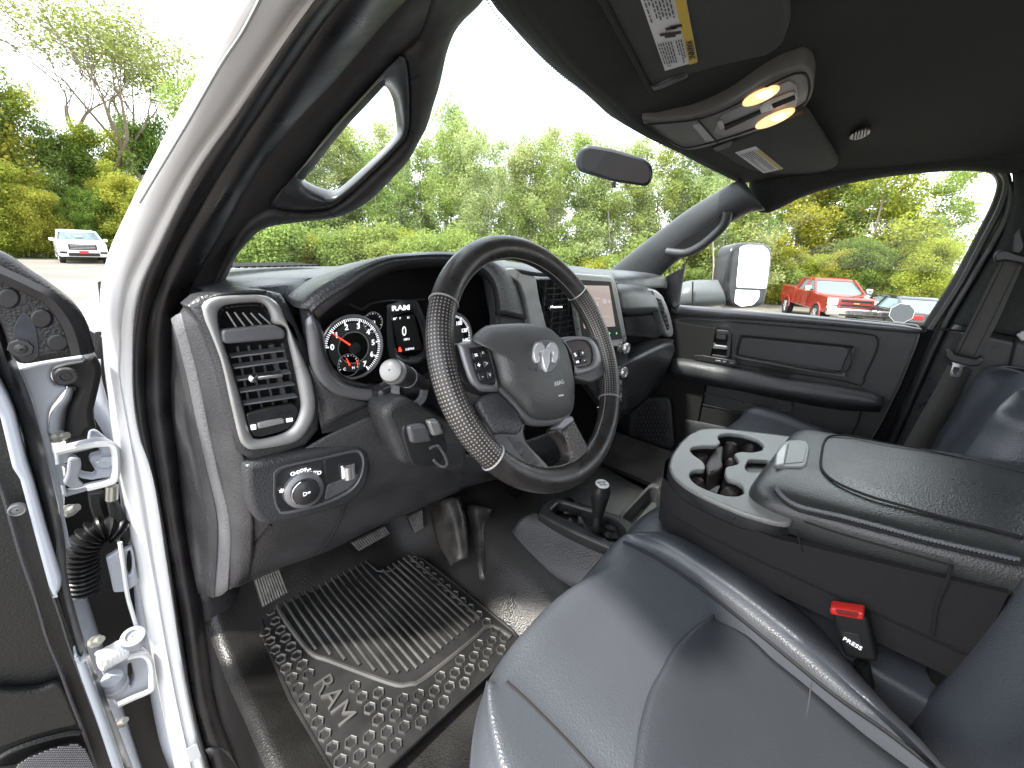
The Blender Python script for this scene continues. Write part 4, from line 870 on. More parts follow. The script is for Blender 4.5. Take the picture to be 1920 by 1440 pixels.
# transfer case shift console
bz_ = L_((560,880),(600,800),(660,770),(730,752),(790,765),(960,815),(1240,905),(1385,985),(1405,1030),(1330,1110),(1165,1168),(1100,1140),(850,1030),(600,900))
hz_ = L_((672,850),(735,790),(785,795),(940,845),(1060,875),(1180,930),(1262,1010),(1268,1060),(1200,1108),(1120,1098),(900,975),(690,875))
SCn = plate('shift_console', zs(bz_,1.045), 'smooth', T, th=.03, bev=.006, r=.015, holes=[zs(hz_,1.045)])
loft('shift_console_side', [[Z(*p,1.030) for p in L_((560,870),(590,905),(850,1035),(1100,1145),(1200,1190),(1330,1240))], [Z(*p,1.015) for p in L_((420,930),(480,950),(800,1090),(1080,1230),(1180,1270),(1300,1320))], [Z(*p,.95) for p in L_((318,1100),(345,1150),(500,1270),(700,1400),(900,1500),(1100,1560))], [Z(*p,.91) for p in L_((330,1120),(370,1180),(520,1290),(720,1420),(920,1520),(1100,1580))]], 'plastic', SCn, n=30, k=4)
plate('shift_well', zs(bz_,.985), 'gap', SCn, th=.01, bev=.001, r=.01)
for cc, nm in (((810,850),'boot'),((1150,1040),'boot')):
    p0 = Z(*L_(cc)[0],1.01); bo = MB(); rws = []
    for k, (h, rr) in enumerate(((-.02,.050),(.0,.042),(.008,.030),(.018,.032),(.026,.020),(.034,.021),(.04,.012))):
        rws.append([p0+Vector(((rr*(1.5+.18*math.sin(5*a+k)))*math.cos(a)*.6,(rr*(1.3+.22*math.sin(3*a+2*k)))*math.sin(a)*.9,h-.012)) for a in [i*math.pi/14 for i in range(28)]])
    bo.grid(rws, cu=True).build('shifter_boot','rubber',SCn)
sb0 = X(1116,1003,-.125); sb1 = X(1121,965,-.125); sb2 = X(1127,918,-.125)
LV = MB().tube([sb0, sb1], [.010,.009], 12).build('shift_lever','smooth',SCn)
MB().tube([sb1-Vector((0,0,.003)), sb1.lerp(sb2,.15), sb1.lerp(sb2,.55), sb2+Vector((0,0,-.012)), sb2], [.012,.0145,.0185,.0215,.020], 20).build('shift_grip','black',SCn)
MB().lathe(sb2+Vector((0,0,-.006)), (-.1,-.15,1), [(-.012,.0205),(0,.0225),(.010,.0215),(.018,.0170),(.021,.0165)], 24).build('shift_knob','smooth',SCn)
kt = sb2+Vector((-.0015,-.002,.0155)); MB().lathe(kt, (-.1,-.15,1), [(0,.0162),(.0015,.0158),(.0022,.001)], 20).build('shift_pattern_plate','silver',SCn)
textmesh('shift_pattern_text','2H 4H\nN 4L',.0078,mframe(kt+Vector((0,0,.0028)),(.85,-.5,0),(.5,.8,.1)),'ink',SCn,ext=.0002)
# storage bin with mesh liner beside the lever
BN = plate('storage_bin', zs(L_((1215,905),(1475,640),(1500,632),(1562,645),(1600,800),(1560,900),(1440,1030),(1395,1010)),1.035), 'plastic', T, th=.06, bev=.004, r=.01, holes=[zs(L_((1250,915),(1480,668),(1548,668),(1556,790),(1430,1010),(1390,990)),1.035)])
plate('bin_liner', zs(L_((1240,930),(1470,660),(1560,660),(1570,800),(1430,1030)),.985), mat('mesh_bin_liner',(.05,.055,.055),.5,bump=1,bscale=200,bdist=.002), BN, th=.006, bev=.001, r=.006)
# passenger floor mat
pm_ = MB(); fo_ = [(.38,-.12),(.72,-.12),(.72,.40),(.38,.40)]
me = curve_mesh([roundc([Vector(p) for p in fo_], .04)], .006, .001); me.transform(Matrix.Translation((0,0,.900)))
PM = link('floor_mat', me, 'mat', None, 40); tag(PM, 'black ribbed rubber floor mat in the passenger footwell', 'floor mat')
rb = MB()
for i in range(24): rb.tube([Vector((.40+.0125*i,.02,.906)),Vector((.40+.0125*i,.39,.906))],.003,5)
rb.build('mat_ridges','matridge',PM)
# mat pixels at the far side of the tunnel
# ================================================================== seats
def SPt(u, v, h): n = Vector((0,-.20,1)).normalized(); return PL(u, v, Vector((0,-.17,1.167+h)), n)
def sp(pts, h): return [SPt(p[0], p[1], p[2] if len(p) > 2 else h) for p in pts]
e0 = [(907,1300),(896,1340),(889,1390),(886,1450),(882,1530),(880,1660)]
e1 = [(918,1280),(922,1320),(942,1390),(965,1450),(1010,1530),(1075,1660)]
e2 = [(940,1268),(950,1278),(985,1310),(1050,1375),(1110,1440),(1220,1570)]
e3 = [(1000,1185),(1060,1250),(1120,1320),(1180,1390),(1250,1480),(1350,1620)]
e4 = [(1080,1108),(1150,1170),(1230,1250),(1310,1330),(1400,1420),(1500,1540)]
e5 = [(1168,1016),(1215,1038),(1260,1065),(1350,1130),(1450,1210),(1560,1300),(1660,1370),(1750,1440),(1860,1530)]
e6 = [(1200,1001),(1250,1014),(1310,1050),(1410,1120),(1510,1200),(1600,1285),(1690,1370),(1770,1450),(1880,1560)]
e7 = [(1215,998),(1262,1002),(1330,1035),(1400,1075),(1480,1130),(1540,1180),(1600,1250),(1660,1320),(1720,1380),(1770,1440),(1850,1540)]
R0 = sp(e0,-.045); S = []
S.append([p+Vector((.0,0,-.14)) for p in R0]); S.append([p+Vector((-.004,0,-.02)) for p in R0]); S.append(R0); S.append([p.lerp(q,.45)+Vector((0,0,.012)) for p, q in zip(resamp(R0,8), resamp(sp(e1,.004),8))])
for e, h in ((e1,.004),(e2,-.006),(e3,0),(e4,0),(e5,.003),(e6,.026)): S.append(sp(e,h))
R7 = sp(e7,.002); S.append(R7); S.append([p+Vector((.006,0,-.03)) for p in R7]); S.append([p+Vector((.0,0,-.14)) for p in R7])
S = [[s_[0]+Vector((.02*(i<5),.005*(i>4),-.13)), s_[0]+Vector((.012*(i<5),.022*(i>4),-.05)), s_[0]+Vector((.004*(i<5),.013*(i>4)+.003,-.012))]+s_ for i, s_ in enumerate(S)]
Sr = [resamp(s_, 60) for s_ in S]
DS_ = MB().grid([[Vector(crom([r[j] for r in Sr], i/5)) for j in range(60)] for i in range(5*(len(Sr)-1)+1)]).build('driver_seat','leather2',T,sharp=60)
def seam(pts, h, rr=.0018, m='seamdark', par=DS_): return line('seat_seam', sp(pts, h), rr, M[m], par, 60)
seam(e5[:-1], .0062, .0024); seam(e2[1:], -.0055, .002)
ar = J_((860,358),(810,395),(770,435),(735,480),(705,540),(670,610),(650,680),(635,760),(625,869))+[(1203,1500),(1202,1560)]
# raised insert panel behind the curved seam
arc = sp(ar, .002)
ins_r = [(1335,1158),(1400,1190),(1450,1235),(1500,1275),(1560,1325),(1620,1375),(1680,1420),(1760,1480),(1850,1560)]
loft('seat_insert', [[p+Vector((0,.004,-.006)) for p in arc], [p+Vector((.002,-.002,.0045)) for p in arc], [p.lerp(q,.35)+Vector((0,0,.003)) for p, q in zip(resamp(arc,9), resamp(sp(ins_r,.001),9))], [p+Vector((-.004,0,.001)) for p in sp(ins_r,.0)]], 'leather', DS_, n=40, k=5)
seam(ar, .0035, .0016)
seam(J_((1197,575),(1190,640),(1172,740),(1158,869)), .0030, .0009, 'leather2')
# padding front panel in darker leather between the seams
line('seat_piping', [p+Vector((-.002,0,-.022)) for p in R0], .003, M['seamdark'], DS_)
line('seat_piping', [p+Vector((-.003,0,-.034)) for p in R0], .003, M['leather'], DS_)
# backrest
def backrest(name, x0, x1, yf, z0, z1, par, lean=.12, m='leather2'):
    rr = []
    w = x1-x0
    for z in [z0+(z1-z0)*k/8 for k in range(9)]:
        y = yf-lean*(z-z0); k_ = 1-.25*max(0,(z-z0)/(z1-z0)-.6)**1.2
        c = (x0+x1)/2
        P = [(-.50,-.16),(-.52,-.06),(-.49,-.01),(-.44,.0),(-.38,-.015),(-.30,-.045),(-.12,-.05),(.12,-.05),(.30,-.045),(.38,-.015),(.44,.0),(.49,-.01),(.52,-.06),(.50,-.16)]
        rr.append([Vector((c+w*a*k_, y+b, z)) for a, b in P])
    top = [p.lerp(Vector(((x0+x1)/2,yf-lean*(z1-z0)-.08,z1)),.35)+Vector((0,0,.03)) for p in rr[-1]]
    return loft(name, rr+[top], m, par, n=60, k=3)
SB = backrest('seat_backrest', -.665, -.150, -.574, 1.02, 1.72, DS_)
line('backrest_seam', [X(1925,1318,-.185), X(1880,1350,-.195), X(1835,1385,-.205), X(1790,1440,-.215)], .002, M['seamdark'], DS_, 20)
# middle seat
cs_ = []
for x, z in ((-.175,.98),(-.178,1.085),(-.16,1.108),(-.10,1.116),(.04,1.10),(.18,1.116),(.24,1.108),(.258,1.085),(.255,.98)):
    cs_.append([Vector((x,-.105,z-.08)), Vector((x,-.102,z-.02)), Vector((x,-.125,z)), Vector((x,-.3,z-.004)), Vector((x,-.64,z-.03))])
MS = loft('middle_seat', cs_, 'leather2', T, n=20, k=4)
# passenger seat
ps = []
for x, z in ((.30,1.00),(.298,1.12),(.32,1.165),(.37,1.16),(.40,1.15),(.52,1.152),(.66,1.15),(.70,1.165),(.74,1.16),(.765,1.12),(.76,1.0)):
    ps.append([Vector((x,-.10,z-.10)), Vector((x,-.085,z-.03)), Vector((x,-.11,z)), Vector((x,-.20,z)), Vector((x,-.4,z-.03)), Vector((x,-.64,z-.06))])
PS = loft('passenger_seat', ps, 'leather2', T, n=24, k=4)
backrest('seat_backrest', .26, .78, -.53, 1.05, 1.41, PS, lean=.20)
line('backrest_seam', [X(1925,800,.30), X(1880,818,.33), X(1830,842,.36), X(1790,870,.38)], .004, M['leather'], PS, 20)
line('seat_seam', [Vector((.385,-.09,1.14)),Vector((.385,-.12,1.162)),Vector((.385,-.3,1.15))], .002, M['seamdark'], PS, 20)
# ================================================================== centre console (folded middle seat back)
tr = I_((300,122),(360,116),(420,118),(560,134),(700,150),(760,160),(800,400),(760,590),(700,585),(640,571),(560,548),(500,528),(400,486),(300,440),(230,400),(180,360),(158,330),(148,300),(160,250),(200,190),(250,145))
th_ = I_((395,145),(450,138),(520,148),(590,170),(620,200),(610,224),(560,235),(500,230),(468,240),(488,265),(495,290),(460,300),(430,305),(424,340),(440,368),(490,380),(518,405),(522,440),(480,455),(420,450),(330,420),(280,395),(248,360),(250,330),(285,320),(322,322),(328,300),(312,275),(270,250),(248,222),(265,205),(330,200),(380,203),(405,185),(390,165))
sl_ = I_((545,270),(640,275),(655,285),(650,330),(540,335),(525,310))
CC = plate('centre_console', zs(tr,1.268), 'greysilver', T, th=.010, bev=.003, r=.01, holes=[zs(th_,1.268), zs(sl_,1.268)])
def grow(P, k): 
    c = sum(P, Vector())/len(P); return [c+(p-c)*k for p in P]
trz = zs(tr,1.256)
plate('console_rim', grow(trz,1.03), 'smooth', CC, th=.030, bev=.004, r=.01, holes=[zs(th_,1.256)])
body = [p for p in grow(zs(tr,1.23),.995)]
bod = [Vector((.24,-.20,1.225)),Vector((.225,-.14,1.225)),Vector((.16,-.115,1.225)),Vector((.05,-.108,1.225)),Vector((-.06,-.118,1.225)),Vector((-.13,-.145,1.225)),Vector((-.168,-.19,1.225)),Vector((-.182,-.26,1.225)),Vector((-.186,-.36,1.225)),Vector((-.182,-.60,1.225)),Vector((.26,-.60,1.225)),Vector((.262,-.4,1.225))]
hl = MB(); 
rws = [[Vector((p.x, p.y, 1.232)) for p in bod], [p+Vector((0,0,-.03)) for p in bod], [Vector((p.x*.98, p.y-.004, 1.135)) for p in bod]]
rws.insert(0,[Vector((p.x*(.90 if p.y < -.3 else 1), p.y, 1.232)) for p in bod])
for r_ in rws[:2]:
    for p in r_:
        if p.y < -.35: p.z += .055*min(1,(-.35-p.y)/.25)
rws[1] = [Vector((p.x,p.y,p.z)) for p in rws[1]]
MB().grid(rws, cu=True).build('console_body','fabric',CC,sharp=60)
plate('cup_well', [Vector((p.x,p.y,1.185)) for p in bod], 'gap', CC, th=.006, bev=.001, r=.01)
thz = zs(th_,1.255); ringw = MB().grid([thz,[p+Vector((0,0,-.07)) for p in thz]], cu=True).build('cup_wall','black',CC)
brn = mat('rubber_cup_finger',(.055,.045,.040),.5)
for (a,b_) in ((455,195),(310,255),(285,375),(460,425),(560,195),(470,280)):
    p = Z(*I_((a,b_))[0],1.235); MB().lathe(p+Vector((0,0,-.04)),(0,0,1),[(0,.019),(.03,.018),(.043,.012),(.047,.001)],14).build('cup_finger',brn,CC)
for a, b_, c_, d_ in (((395,205),(415,300),(415,215),(395,290)),):
    pass
plate('cup_divider', [Z(*p,1.25) for p in I_((375,205),(418,200),(412,270),(420,300),(400,320),(340,350),(325,300),(350,250))], brn, CC, th=.05, bev=.006, r=.01)
plate('paper_note', [Z(*p,1.21) for p in I_((330,415),(400,400),(385,438),(345,430))], 'label', CC, th=.002, bev=.0003, r=.001)
# padded lid
def lidsec(y, w, zt, zb, n=30):
    out = []
    for k in range(n):
        a = 2*math.pi*k/n; c, s_ = math.cos(a), math.sin(a); e = .42
        out.append(Vector((.042+w*math.copysign(abs(c)**.30,c), y, (zt+zb)/2+(zt-zb)/2*math.copysign(abs(s_)**.5,s_))))
    return out
secs = [(-.292,.10,1.262,1.252),(-.296,.165,1.276,1.242),(-.305,.190,1.290,1.232),(-.325,.205,1.299,1.226),(-.36,.211,1.303,1.224),(-.45,.213,1.312,1.230),(-.55,.213,1.326,1.243),(-.62,.213,1.335,1.25),(-.8,.213,1.35,1.26),(-1.0,.213,1.36,1.27)]
LD = loft('console_lid', [lidsec(*s_)+[lidsec(*s_)[0]] for s_ in secs], 'leather3', CC, n=60, k=4, solid=0)
def LP(u, v, h=0): n = Vector((0,.118,1)).normalized(); return PL(u, v, Vector((0,-.36,1.3045+h)), n)
inn = I_((1060,150),(960,152),(925,175),(910,230),(905,300),(930,345),(1000,395),(1150,455),(1300,498),(1500,555),(1700,605),(1920,662))
line('lid_seam', [LP(*p) for p in inn], .0022, M['seamdark'], LD, 60)
line('lid_seam', [LP(*p,-.0008) for p in I_((1060,150),(1200,182),(1400,218),(1600,262),(1920,340))], .0015, M['seamdark'], LD, 20)
st_ = I_((672,402),(700,440),(740,475),(800,505),(900,530),(1000,552),(1200,604),(1400,658),(1600,705),(1900,772))
line('lid_piping', [X(p[0],p[1],-.174) for p in st_], .0030, M['leather2'], LD, 60)
line('lid_piping', [X(p[0],p[1]+9,-.1735) for p in st_], .0018, M['seamdark'], LD, 60)
tb = MB(); ss = resamp([X(p[0],p[1]+3,-.1765) for p in st_], 150)
for k in range(2,148,2): tb.tube([ss[k], ss[k].lerp(ss[k+1],.8)], .0012, 4)
tb.build('lid_stitching','thread',LD,sharp=None)
plate('latch_plate', [LP(*p,.002) for p in I_((700,195),(735,175),(800,172),(840,182),(850,215),(835,290),(815,308),(680,306),(668,290),(680,235))], 'greysilver', LD, th=.008, bev=.003, r=.006)
plate('latch_lever', [LP(*p,.006) for p in I_((712,200),(738,182),(722,290),(676,300),(682,240))], 'silver', LD, th=.006, bev=.002, r=.004)
plate('latch_recess', [LP(*p,.0035) for p in I_((742,192),(820,190),(834,210),(818,282),(726,290))], 'greysilver', LD, th=.004, bev=.001, r=.004)
line('body_seam', xs(I_((785,620),(800,690),(815,735)),-.186), .0012, M['seamdark'], CC, 8)
line('body_seam', xs(I_((1560,800),(1540,870),(1500,960),(1480,1020),(1460,1150)),-.186), .0022, M['seamdark'], CC, 16)
line('body_seam', xs(I_((820,580),(1000,640),(1240,710),(1560,800)),-.187), .0018, M['seamdark'], CC, 16)
MB().box((.03,-.75,1.12),(.36,.35,.24)).build('console_hinge_block','black',CC,bevel=.02)
# buckle
BK = plate('seat_belt_buckle', xs(I_((950,1020),(1135,1062),(1190,1290),(1020,1262)),-.215), 'black', T, th=.028, bev=.005, r=.006)
plate('release_button', xs(I_((948,1012),(1120,1040),(1118,1078),(950,1048)),-.218), 'red', BK, th=.022, bev=.003, r=.004)
plate('buckle_slot', xs(I_((975,1022),(1095,1042),(1085,1062),(990,1044)),-.2195), mat('dark_red_slot',(.2,.01,.01),.5), BK, th=.003, bev=.0005, r=.002)
plate('buckle_label', xs(I_((1010,1130),(1100,1150),(1115,1220),(1030,1205)),-.2165), 'smooth', BK, th=.002, bev=.0006, r=.003)
textmesh('press_text','PRESS',.009,mframe(X(*I_((1062,1192))[0],-.2180),(.0,-1,-.10),(0,-.2,1)),'gwhite',BK,ext=.0002)
MB().tube([X(*I_((1110,1290))[0],-.20), X(*I_((1130,1400))[0],-.20)], .010, 8).build('buckle_stalk','black',BK)
# ================================================================== passenger door
do_ = [(1258,578),(1300,580),(1450,588),(1600,598),(1728,610),(1722,640),(1690,720),(1650,800),(1600,880),(1540,980),(1300,980),(1262,900),(1256,700)]
PD = plate('passenger_door', xs(do_,.805), 'plastic', T, th=.03, bev=.008, r=.02)
sill = H_((325,795),(600,822),(900,845),(1200,872),(1400,893),(1452,905),(1445,915),(1400,908),(1200,892),(900,864),(600,842),(325,815))
loft('window_sill_strip', [xs([(1258,571),(1380,580),(1500,590),(1620,601),(1700,609),(1728,616)],.83), xs([(1258,574),(1380,583),(1500,593),(1620,604),(1700,612),(1728,618)],.795), xs([(1258,583),(1380,591),(1500,601),(1620,612),(1700,619),(1726,622)],.79), xs([(1258,590),(1380,597),(1500,606),(1620,616),(1700,623),(1724,626)],.802)], 'greytrim', PD, n=20, k=3)  # light trim colour paints the white-blue reflection along the sill
def ringx(name, o, d, w, m='plastic', rr=.0022): return line(name, xs(o+o[:1], d), rr, M[m], PD, 100)
ringx('door_groove', H_((352,880),(372,862),(450,862),(700,880),(1000,905),(1220,928),(1258,945),(1262,980),(1240,1040),(1205,1110),(1188,1160),(1100,1138),(800,1090),(560,1050),(360,1015)), .789, 0, 'seamdark', .0026)
hb_ = H_((412,902),(440,898),(590,912),(602,925),(596,1030),(580,1045),(420,1018),(406,1005))
HD = plate('handle_bezel', xs(hb_,.786), 'smooth', PD, th=.012, bev=.003, r=.008, holes=[xs(H_((426,918),(586,932),(580,1028),(422,1004)),.786)])
plate('handle_recess', xs(hb_,.800), 'gap', HD, th=.006, bev=.001, r=.004)
plate('pull_lever', xs(H_((430,945),(520,952),(530,975),(586,982),(584,1000),(500,992),(428,975)),.782), 'greytrim', HD, th=.012, bev=.004, r=.006)
plate('lock_tab', xs(H_((530,925),(580,930),(578,955),(535,950)),.788), 'smooth', HD, th=.01, bev=.003, r=.004)
pn = H_((632,925),(700,928),(1120,970),(1160,985),(1155,1010),(1115,1110),(1090,1118),(700,1050),(615,1030),(612,1010))
ringloft('door_panel_frame', xs(pn,.786), xs(H_((650,942),(700,946),(1110,986),(1134,998),(1096,1096),(700,1034),(632,1016)),.797), 'plastic', PD, .004, n=80, k=2)
plate('door_panel_inset', xs(H_((650,942),(700,946),(1110,986),(1134,998),(1096,1096),(700,1034),(632,1016)),.796), 'dash', PD, th=.006, bev=.002, r=.008)
at1 = [(1257,672),(1280,672),(1380,690),(1480,710),(1580,725),(1640,737),(1657,745)]
loft('armrest', [xs(at1,.79), xs([(p[0]+1,p[1]+3) for p in at1],.745), xs([(1258,688),(1285,692),(1380,712),(1480,730),(1580,744),(1640,752),(1656,756)],.725), xs([(1259,700),(1285,706),(1380,724),(1480,743),(1580,758),(1630,763),(1652,766)],.735), xs([(1262,712),(1290,716),(1385,732),(1480,752),(1580,768),(1620,770),(1648,772)],.79)], 'dash', PD, n=24, k=3)
plate('window_switch_panel', xs(H_((430,1022),(470,1022),(625,1048),(628,1068),(600,1072),(440,1045)),.752), 'smooth', PD, th=.012, bev=.003, r=.006)
for q in (((530,1043),(555,1046),(555,1056),(530,1052)),((562,1048),(580,1050),(580,1060),(562,1057)),((594,1052),(614,1055),(614,1066),(594,1062))):
    plate('window_switch', xs(H_(*q),.748), 'greytrim', PD, th=.008, bev=.002, r=.003)
plate('pull_cup', xs(H_((725,1075),(740,1072),(880,1098),(888,1112),(860,1115),(730,1092)),.744), 'gap', PD, th=.006, bev=.001, r=.006)
line('door_lower_groove', xs(H_((436,1100),(450,1170),(480,1192),(600,1222),(760,1262),(850,1272),(876,1262),(868,1220)),.789), .0032, M['dash'], PD, 50)
line('door_lower_groove', xs(H_((380,1224),(560,1262),(760,1300),(960,1340)),.789), .0026, M['seamdark'], PD, 30)
plate('door_pocket', xs(H_((385,1240),(560,1275),(900,1345),(1130,1380),(1100,1500),(400,1500)),.788), 'gap', PD, th=.006, bev=.001, r=.01)
loft('pocket_lip', [xs(H_((388,1312),(560,1345),(800,1400),(1000,1440)),.775), xs(H_((388,1322),(560,1356),(800,1412),(1000,1452)),.755), xs(H_((390,1450),(560,1480),(800,1540),(1000,1580)),.77)], 'plastic', PD, n=16, k=3)
line('door_edge_groove', xs(H_((1192,1244),(1172,1330),(1140,1380)),.788), .003, M['seamdark'], PD, 10)
# side window glass, quarter trim, weatherstrips
plate('window_glass', [X(u,v,.83) for u,v in [(1268,590),(1282,520),(1340,455),(1430,392),(1500,360),(1640,325),(1845,310),(1880,330),(1860,420),(1800,530),(1735,625)]], 'sideglass', T, th=.004, bev=.0005, r=.01)
loft('mirror_patch_trim', [xs([(1262,578),(1240,560),(1222,545),(1215,538)],.79), xs([(1266,578),(1256,560),(1250,545),(1246,520)],.78), xs([(1272,576),(1274,555),(1277,530),(1281,500)],.79)], 'dash', T, n=12, k=3)
line('quarter_seal', xs([(1270,580),(1275,540),(1283,494)],.80), .007, M['rubber'], T, 10)
wt = [(1405,352),(1430,392),(1500,362),(1560,343),(1640,326),(1720,316),(1800,310),(1845,311),(1870,322),(1880,345),(1868,385),(1840,440),(1800,515),(1762,575),(1738,612)]
line('window_channel', xs(wt[1:],.80), .011, M['rubber'], T, 90)
line('window_seal_highlight', xs([(1430,388),(1500,357),(1640,321),(1800,306),(1850,306),(1878,320),(1889,345),(1876,390),(1846,448),(1806,524),(1768,584),(1745,618)],.775), .008, M['dash'], T, 90)
# front door glass frame right side and b pillar
br = [(1889,340),(1878,400),(1850,455),(1806,530),(1764,600),(1735,660),(1700,740),(1660,830),(1600,960)]
loft('centre_pillar_seal', [xs(br,.80), xs([(p[0]+6,p[1]) for p in br],.765), xs([(p[0]+16,p[1]+2) for p in br],.760), xs([(p[0]+24,p[1]+3) for p in br],.775)], 'rubber', T, n=40, k=4)
loft('centre_pillar_seal', [xs([(p[0]+24,p[1]+3) for p in br],.775), xs([(p[0]+32,p[1]+3) for p in br],.755), xs([(p[0]+42,p[1]+4) for p in br],.775)], 'dash', T, n=40, k=4)
b0 = [(1905,300),(1905,345),(1894,400),(1872,455),(1836,530),(1790,605)]
b1 = [(1790,608),(1770,640),(1745,700),(1710,780),(1680,850),(1620,980)]
loft('centre_pillar_upper_trim', [xs([(1895,300),(1900,345),(1886,400),(1868,455),(1824,530),(1782,604)],.775), xs([(1915,320),(1912,400),(1890,470),(1850,550),(1812,612)],.735), xs([(2000,300),(1990,400),(1960,500),(1930,580),(1905,630)],.73), xs([(2200,300),(2200,400),(2180,500),(2150,600),(2130,680)],.75)], 'liner', T, n=30, k=3)
loft('centre_pillar_lower_trim', [xs([(1780,606),(1752,665),(1716,745),(1676,835),(1616,965)],.775), xs([(1806,612),(1782,670),(1745,750),(1706,840),(1650,970)],.735), xs([(1905,634),(1890,720),(1860,820),(1820,920),(1780,1000)],.725), xs([(2130,680),(2110,780),(2080,900),(2050,1000),(2010,1100)],.74)], 'smooth', T, n=30, k=3)
plate('pillar_backing', xs([(1780,590),(2000,600),(2000,700),(1760,680)],.79), 'gap', T, th=.01, bev=.002, r=.01)
line('pillar_joint', xs([(1748,617),(1800,620),(1860,628),(1905,634)],.727), .003, M['gap'], T, 20)
line('pillar_groove', xs([(1906,634),(1890,700),(1868,760)],.720), .003, M['gap'], T, 10)
MB().box((.87,-.52,1.10),(.03,.30,.66)).build('door_jamb','gap',T)
plate('jamb_filler', xs([(1716,612),(1760,604),(1772,640),(1740,710),(1690,720)],.845), 'gap', T, th=.01, bev=.002, r=.004)
bl = [(1903,634),(1915,626),(1935,628)]
plate('pillar_latch', xs([(1905,628),(1918,620),(1940,624),(1938,634),(1915,640)],.715), 'silver', T, th=.01, bev=.002, r=.003)
# seat belt
def beltx(L_e, R_e, d, name):
    a = resamp(xs(L_e, d), 16); c = resamp(xs(R_e, d), 16)
    return MB().grid([a, [p.lerp(q,.5)+Vector((-.004,0,0)) for p, q in zip(a,c)], c])
SBt = beltx([(1876,488),(1846,548),(1818,606),(1790,660)], [(1918,494),(1890,560),(1862,620),(1832,672)], .700, 'x').build('seat_belt','belt',T,solid=.002,sharp=60)
beltx([(1778,684),(1750,735),(1722,785),(1690,842)], [(1822,694),(1794,750),(1766,800),(1736,860)], .702, 'x').build('lower_webbing','belt',SBt,solid=.002,sharp=60)
plate('belt_guide', xs([(1866,492),(1862,478),(1872,469),(1890,468),(1902,474),(1930,482),(1930,500),(1915,494),(1882,488)],.690), 'smooth', SBt, th=.012, bev=.004, r=.006)
plate('height_adjuster', xs([(1902,440),(1914,428),(1920,460),(1912,476),(1898,474)],.715), 'smooth', SBt, th=.012, bev=.003, r=.004)
for k in range(5): line('belt_rib', xs([(1882+7*k,492+k),(1796+7.5*k,662+2*k)],.6975), .0009, M['seamdark'], SBt, 3)
plate('tongue_housing', xs([(1771,668),(1774,656),(1784,654),(1790,664),(1830,674),(1840,668),(1845,676),(1838,686),(1818,688),(1780,677)],.694), 'smooth', SBt, th=.014, bev=.004, r=.004)
plate('belt_tongue', xs([(1783,678),(1815,686),(1806,689),(1801,706),(1796,709),(1782,706),(1780,700),(1786,682)],.692), 'chrome', SBt, th=.004, bev=.001, r=.003, holes=[xs([(1789,688),(1799,690),(1796,701),(1786,699)],.692)])
# speaker in the lower cowl side
sp_ = E_((1075,878),(1100,868),(1150,862),(1262,868),(1272,900),(1290,1100),(1272,1160),(1240,1180),(1080,1120),(1052,1092))
SPk = plate('kick_speaker_panel', [X(u,v,.74) for u,v in sp_], 'plastic', T, th=.02, bev=.006, r=.012)
loft('cowl_side', [xs([(1130,690),(1135,780),(1140,900)],.78), xs([(1262,690),(1270,800),(1282,900)],.78)], 'smooth', T, n=8, k=1)
sg = MB()
for i in range(9):
    for j in range(12):
        u, v = 400+17*(i-4)*1.0, 0
        cx, cy = E_((1175+(i-4)*19+(9.5 if j % 2 else 0), 1010+(j-6)*22))[0]
        ex, ey = (cx-(780+1175/2.666))/30, (cy-(420+1010/2.666))/46
        if ex*ex+ey*ey < 1:
            p = X(cx, cy, .7385); sg.tube([p+Vector((0,.0105*math.cos(R(60*k)),.0105*math.sin(R(60*k)))) for k in range(6)], .0016, 4, closed=True)
sg.build('speaker_honeycomb','seamdark',SPk,sharp=None)
MB().box((.80,.36,1.10),(.05,.55,.62)).build('cowl_side_wall','gap',T)
# ================================================================== passenger door mirror
mm = Vector((1.15,.06,1.60))
def mirX(L, d): return [X(p[0],p[1],d) for p in L]
MS_ = [(1383,458),(1400,454),(1430,455),(1446,462),(1450,480),(1446,520),(1438,560),(1430,574),(1405,578),(1378,577),(1366,568),(1362,540),(1366,500),(1372,470)]
NM = Vector((-.45,-.86,.12)).normalized()
def mfr(u, v, off=0): return PL(u, v, Vector((1.15,.12,1.60))+NM*off, NM)
EM = plate('door_mirror', [mfr(*p) for p in MS_], 'smooth', T, th=.09, bev=.02, r=.01, sm=True, res=4)
mg = [(1387,463),(1400,459),(1430,460),(1441,468),(1444,480),(1441,510),(1437,541),(1380,539)]
plate('mirror_glass', [mfr(*p,.002) for p in mg], 'mirror', EM, th=.002, bev=.0004, r=.012)
mg2 = [(1379,543),(1425,545),(1423,560),(1412,572),(1390,575),(1377,568)]
nl = Vector((-.45,-.86,0)).normalized()
plate('convex_mirror', [mfr(*p,.003) for p in mg2], 'mirror', EM, th=.002, bev=.0004, r=.008)
loft('mirror_arm', [[X(u,v,1.02) for u,v in [(1262,545),(1290,528)]]+[mfr(1368,526,-.03)], [X(u,v,.98) for u,v in [(1260,560),(1290,548)]]+[mfr(1368,548,-.01)], [X(u,v,.98) for u,v in [(1260,575),(1290,572)]]+[mfr(1372,566,-.01)], [X(u,v,1.02) for u,v in [(1262,578),(1290,577)]]+[mfr(1374,570,-.03)]], mat('grey_mirror_arm',(.13,.14,.15),.3), EM, n=12, k=3, solid=.01)
line('arm_joint', [X(1299,528,.965), X(1298,572,.965)], .003, M['seamdark'], EM, 4)
# ================================================================== driver door, open, seen past the hinge pillar
DD = plate('driver_door', ys(B_((-700,-1200),(-40,-760),(60,-330),(130,0),(180,160),(300,560),(400,850),(600,1440),(660,1700),(-700,1700)),.36), 'doorblack', T, th=.03, bev=.004, r=.02)
